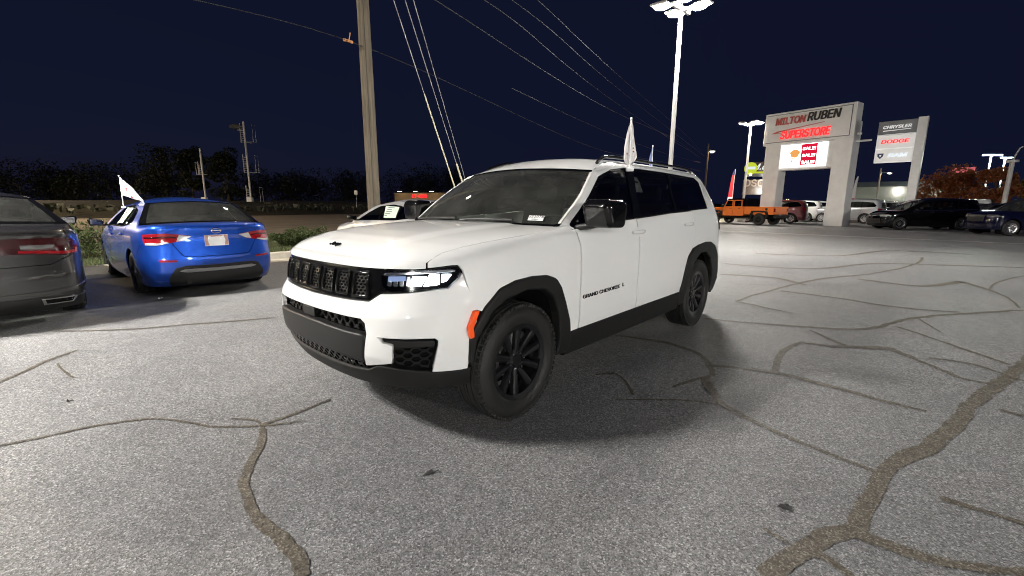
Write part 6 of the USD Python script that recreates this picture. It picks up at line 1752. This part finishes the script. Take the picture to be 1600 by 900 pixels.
# feather flags
def feather(label, u, v0, v1, y, w, mats):
    b = at_depth(u, v0, y); h = at_depth(u, v1, y)[2]
    g = thing('feather_flag', label, 'flag', (b[0], b[1], 0))
    part(g, 'pole', tube([(0, 0, 0), (0, 0, h * .8), (.05, 0, h)], .025, 6), 'pole_white', 40)
    pts = [(0.02, h * .98), (-.10 * w, h * .99), (-.35 * w, h * .90), (-.55 * w, h * .70), (-.8 * w, h * .40), (-.9 * w, h * .26), (0.02, h * .26)]
    full = Polygon(pts)
    for k, (mt, lo, hi) in enumerate(mats):
        pc = full.intersection(sbox(-9, h * lo, 9, h * hi))
        part(g, 'banner', basis(extrude(pc, .01), (0, .0 + .0, 0), (1, 0, 0), (0, 0, 1), (0, -1, 0)), mt)
plain('banner_red', (.55, .03, .04), .7); plain('banner_navy', (.03, .03, .12), .7)
feather('tall red feather flag left of the orange pickup', 1141, 345, 264, 40, .55, (('banner_navy', .88, 1.0), ('banner_red', .46, .88), ('cloth_white', .40, .46), ('banner_red', .2, .40)))
feather('white feather flag right of the gateway sign', 1331, 343, 275, 42, .5, (('cloth_white', .5, 1.0), ('banner_red', .42, .5), ('cloth_white', .2, .42)))

# a low lit building far behind
glow('wall_lamp', (1.0, .97, .88), 60.0)
plain('far_wall', (.25, .24, .22), .8)
b0 = at_depth(1395, 318, 95)
g = thing('warehouse', 'low pale building far behind with a bright lamp on its wall', 'building', (b0[0], b0[1], 0), -.75)
part(g, 'wall', bx(16, 10, 5.2, (0, 5, 2.6), .05), 'far_wall')
part(g, 'roof', hull([(-8.2, -.2, 5.2), (8.2, -.2, 5.2), (-8.2, 10.2, 5.2), (8.2, 10.2, 5.2), (-8.2, 5, 6.4), (8.2, 5, 6.4)]), 'board_grey')
part(g, 'wall_lamp', ball((.5, -.4, 4.2), .38, 2), 'wall_lamp')
part(g, 'door', bx(1.2, .1, 2.2, (-3, -.02, 1.1)), 'board_dark')
b0 = at_depth(1505, 268, 90)
g = thing('shop_sign', 'red and white lit shop sign over the autumn trees', 'sign', (b0[0], b0[1], 0), -.7)
hz = b0[2]
part(g, 'post', tube([(0, .1, -.2), (0, .1, hz)], .2, 8), 'pole_white')
part(g, 'panel', bx(3.2, .3, 1.0, (0, 0, hz + .3), .1), 'sign_pink')
part(g, 'panel', bx(2.0, .3, .7, (.9, 0, hz - .55), .1), 'sign_cream')
glow('sign_pink', (.75, .16, .18), .8); glow('sign_cream', (.80, .70, .55), .6)

p = at_depth(107, 317, 78)
g = thing('yard_light', 'small yellowish light on a short post beyond the road, over the grey saloon', 'lamp', (p[0], p[1], 0))
part(g, 'post', tube([(0, 0, 0), (0, 0, p[2])], .05, 6), 'signal_steel')
part(g, 'lamp', ball((0, 0, p[2]), .20, 2), 'yard_glow')
glow('yard_glow', (1.0, .95, .55), 3.0)
p = at_depth(556, 301, 62)
g = thing('road_sign', 'small pale road sign beyond the road, left of the wooden utility pole', 'road sign', (p[0], p[1], 0), -.4)
part(g, 'post', tube([(0, .03, 0), (0, .03, p[2] + .3)], .035, 6), 'steel')
part(g, 'plate', bx(.55, .02, .55, (0, 0, p[2]), 0), 'label_white')

# bits lying on the tarmac
def litter(nm, label, u, v, s, seed, mt='label_ink'):
    r = np.random.default_rng(seed)
    p = gp(u, v)
    pts = [(r.normal() * s, r.normal() * s, abs(r.normal()) * s * .5 + .003) for _ in range(9)]
    t_ = thing(nm, label, 'litter', p)
    part(t_, 'blade', hull(pts), mt)
    part(t_, 'stalk', tube([(0, 0, .004), (s * 1.6, s * .7, .012), (s * 2.3, s * .2, .01)], .003, 5), mt)
litter('dead_leaf', 'small black dead leaf on the tarmac in front of the white SUV', 675, 740, .018, 1)
litter('dead_leaf', 'small dark scrap on the tarmac at the left, below the crack', 107, 628, .014, 2)
litter('paper_scrap', 'pale scrap on the tarmac behind the blue sedan', 249, 467, .02, 4, 'label_white')
litter('dead_leaf', 'small brown scrap on the tarmac at the lower right', 1222, 793, .014, 3)

CARX, CARY, CARYAW = -.6396, 3.3678, -2.30288
build_jeep()

build_cars()
build_pickup()
build_flags()
G_ = None
floodlight('lamp_post', 'tall white floodlight pole behind the white SUV, the nearest and highest lamp', (5.2, 15.2, 0), 7.3, .72, pole=.115)
floodlight('lamp_post', 'white floodlight pole behind the orange pickup, left of the gateway sign', (*at_depth(1160, 330, 35.5)[:2], 0), 7.3, .72, mat='lamp_lens_far', pole=.14)
floodlight('lamp_post', 'floodlight pole past the left edge of the picture', (-10.5, 1.6, 0), 7.3, .72, mat='lamp_lens_left')
def aimed(label, x, y, tilt=.62):
    floodlight('lamp_post', label, (x, y, 0), 7.3, math.atan2(4 - y, 0 - x) - PI / 2, mat='lamp_lens_row', tilt=tilt, aim=True)
aimed('floodlight pole straight behind the viewer', 0, -37)
aimed('floodlight pole behind the viewer to the right', 29, -25)
for _m in USED:
    assert stage.GetPrimAtPath(f'/World/Looks/{_m}'), _m
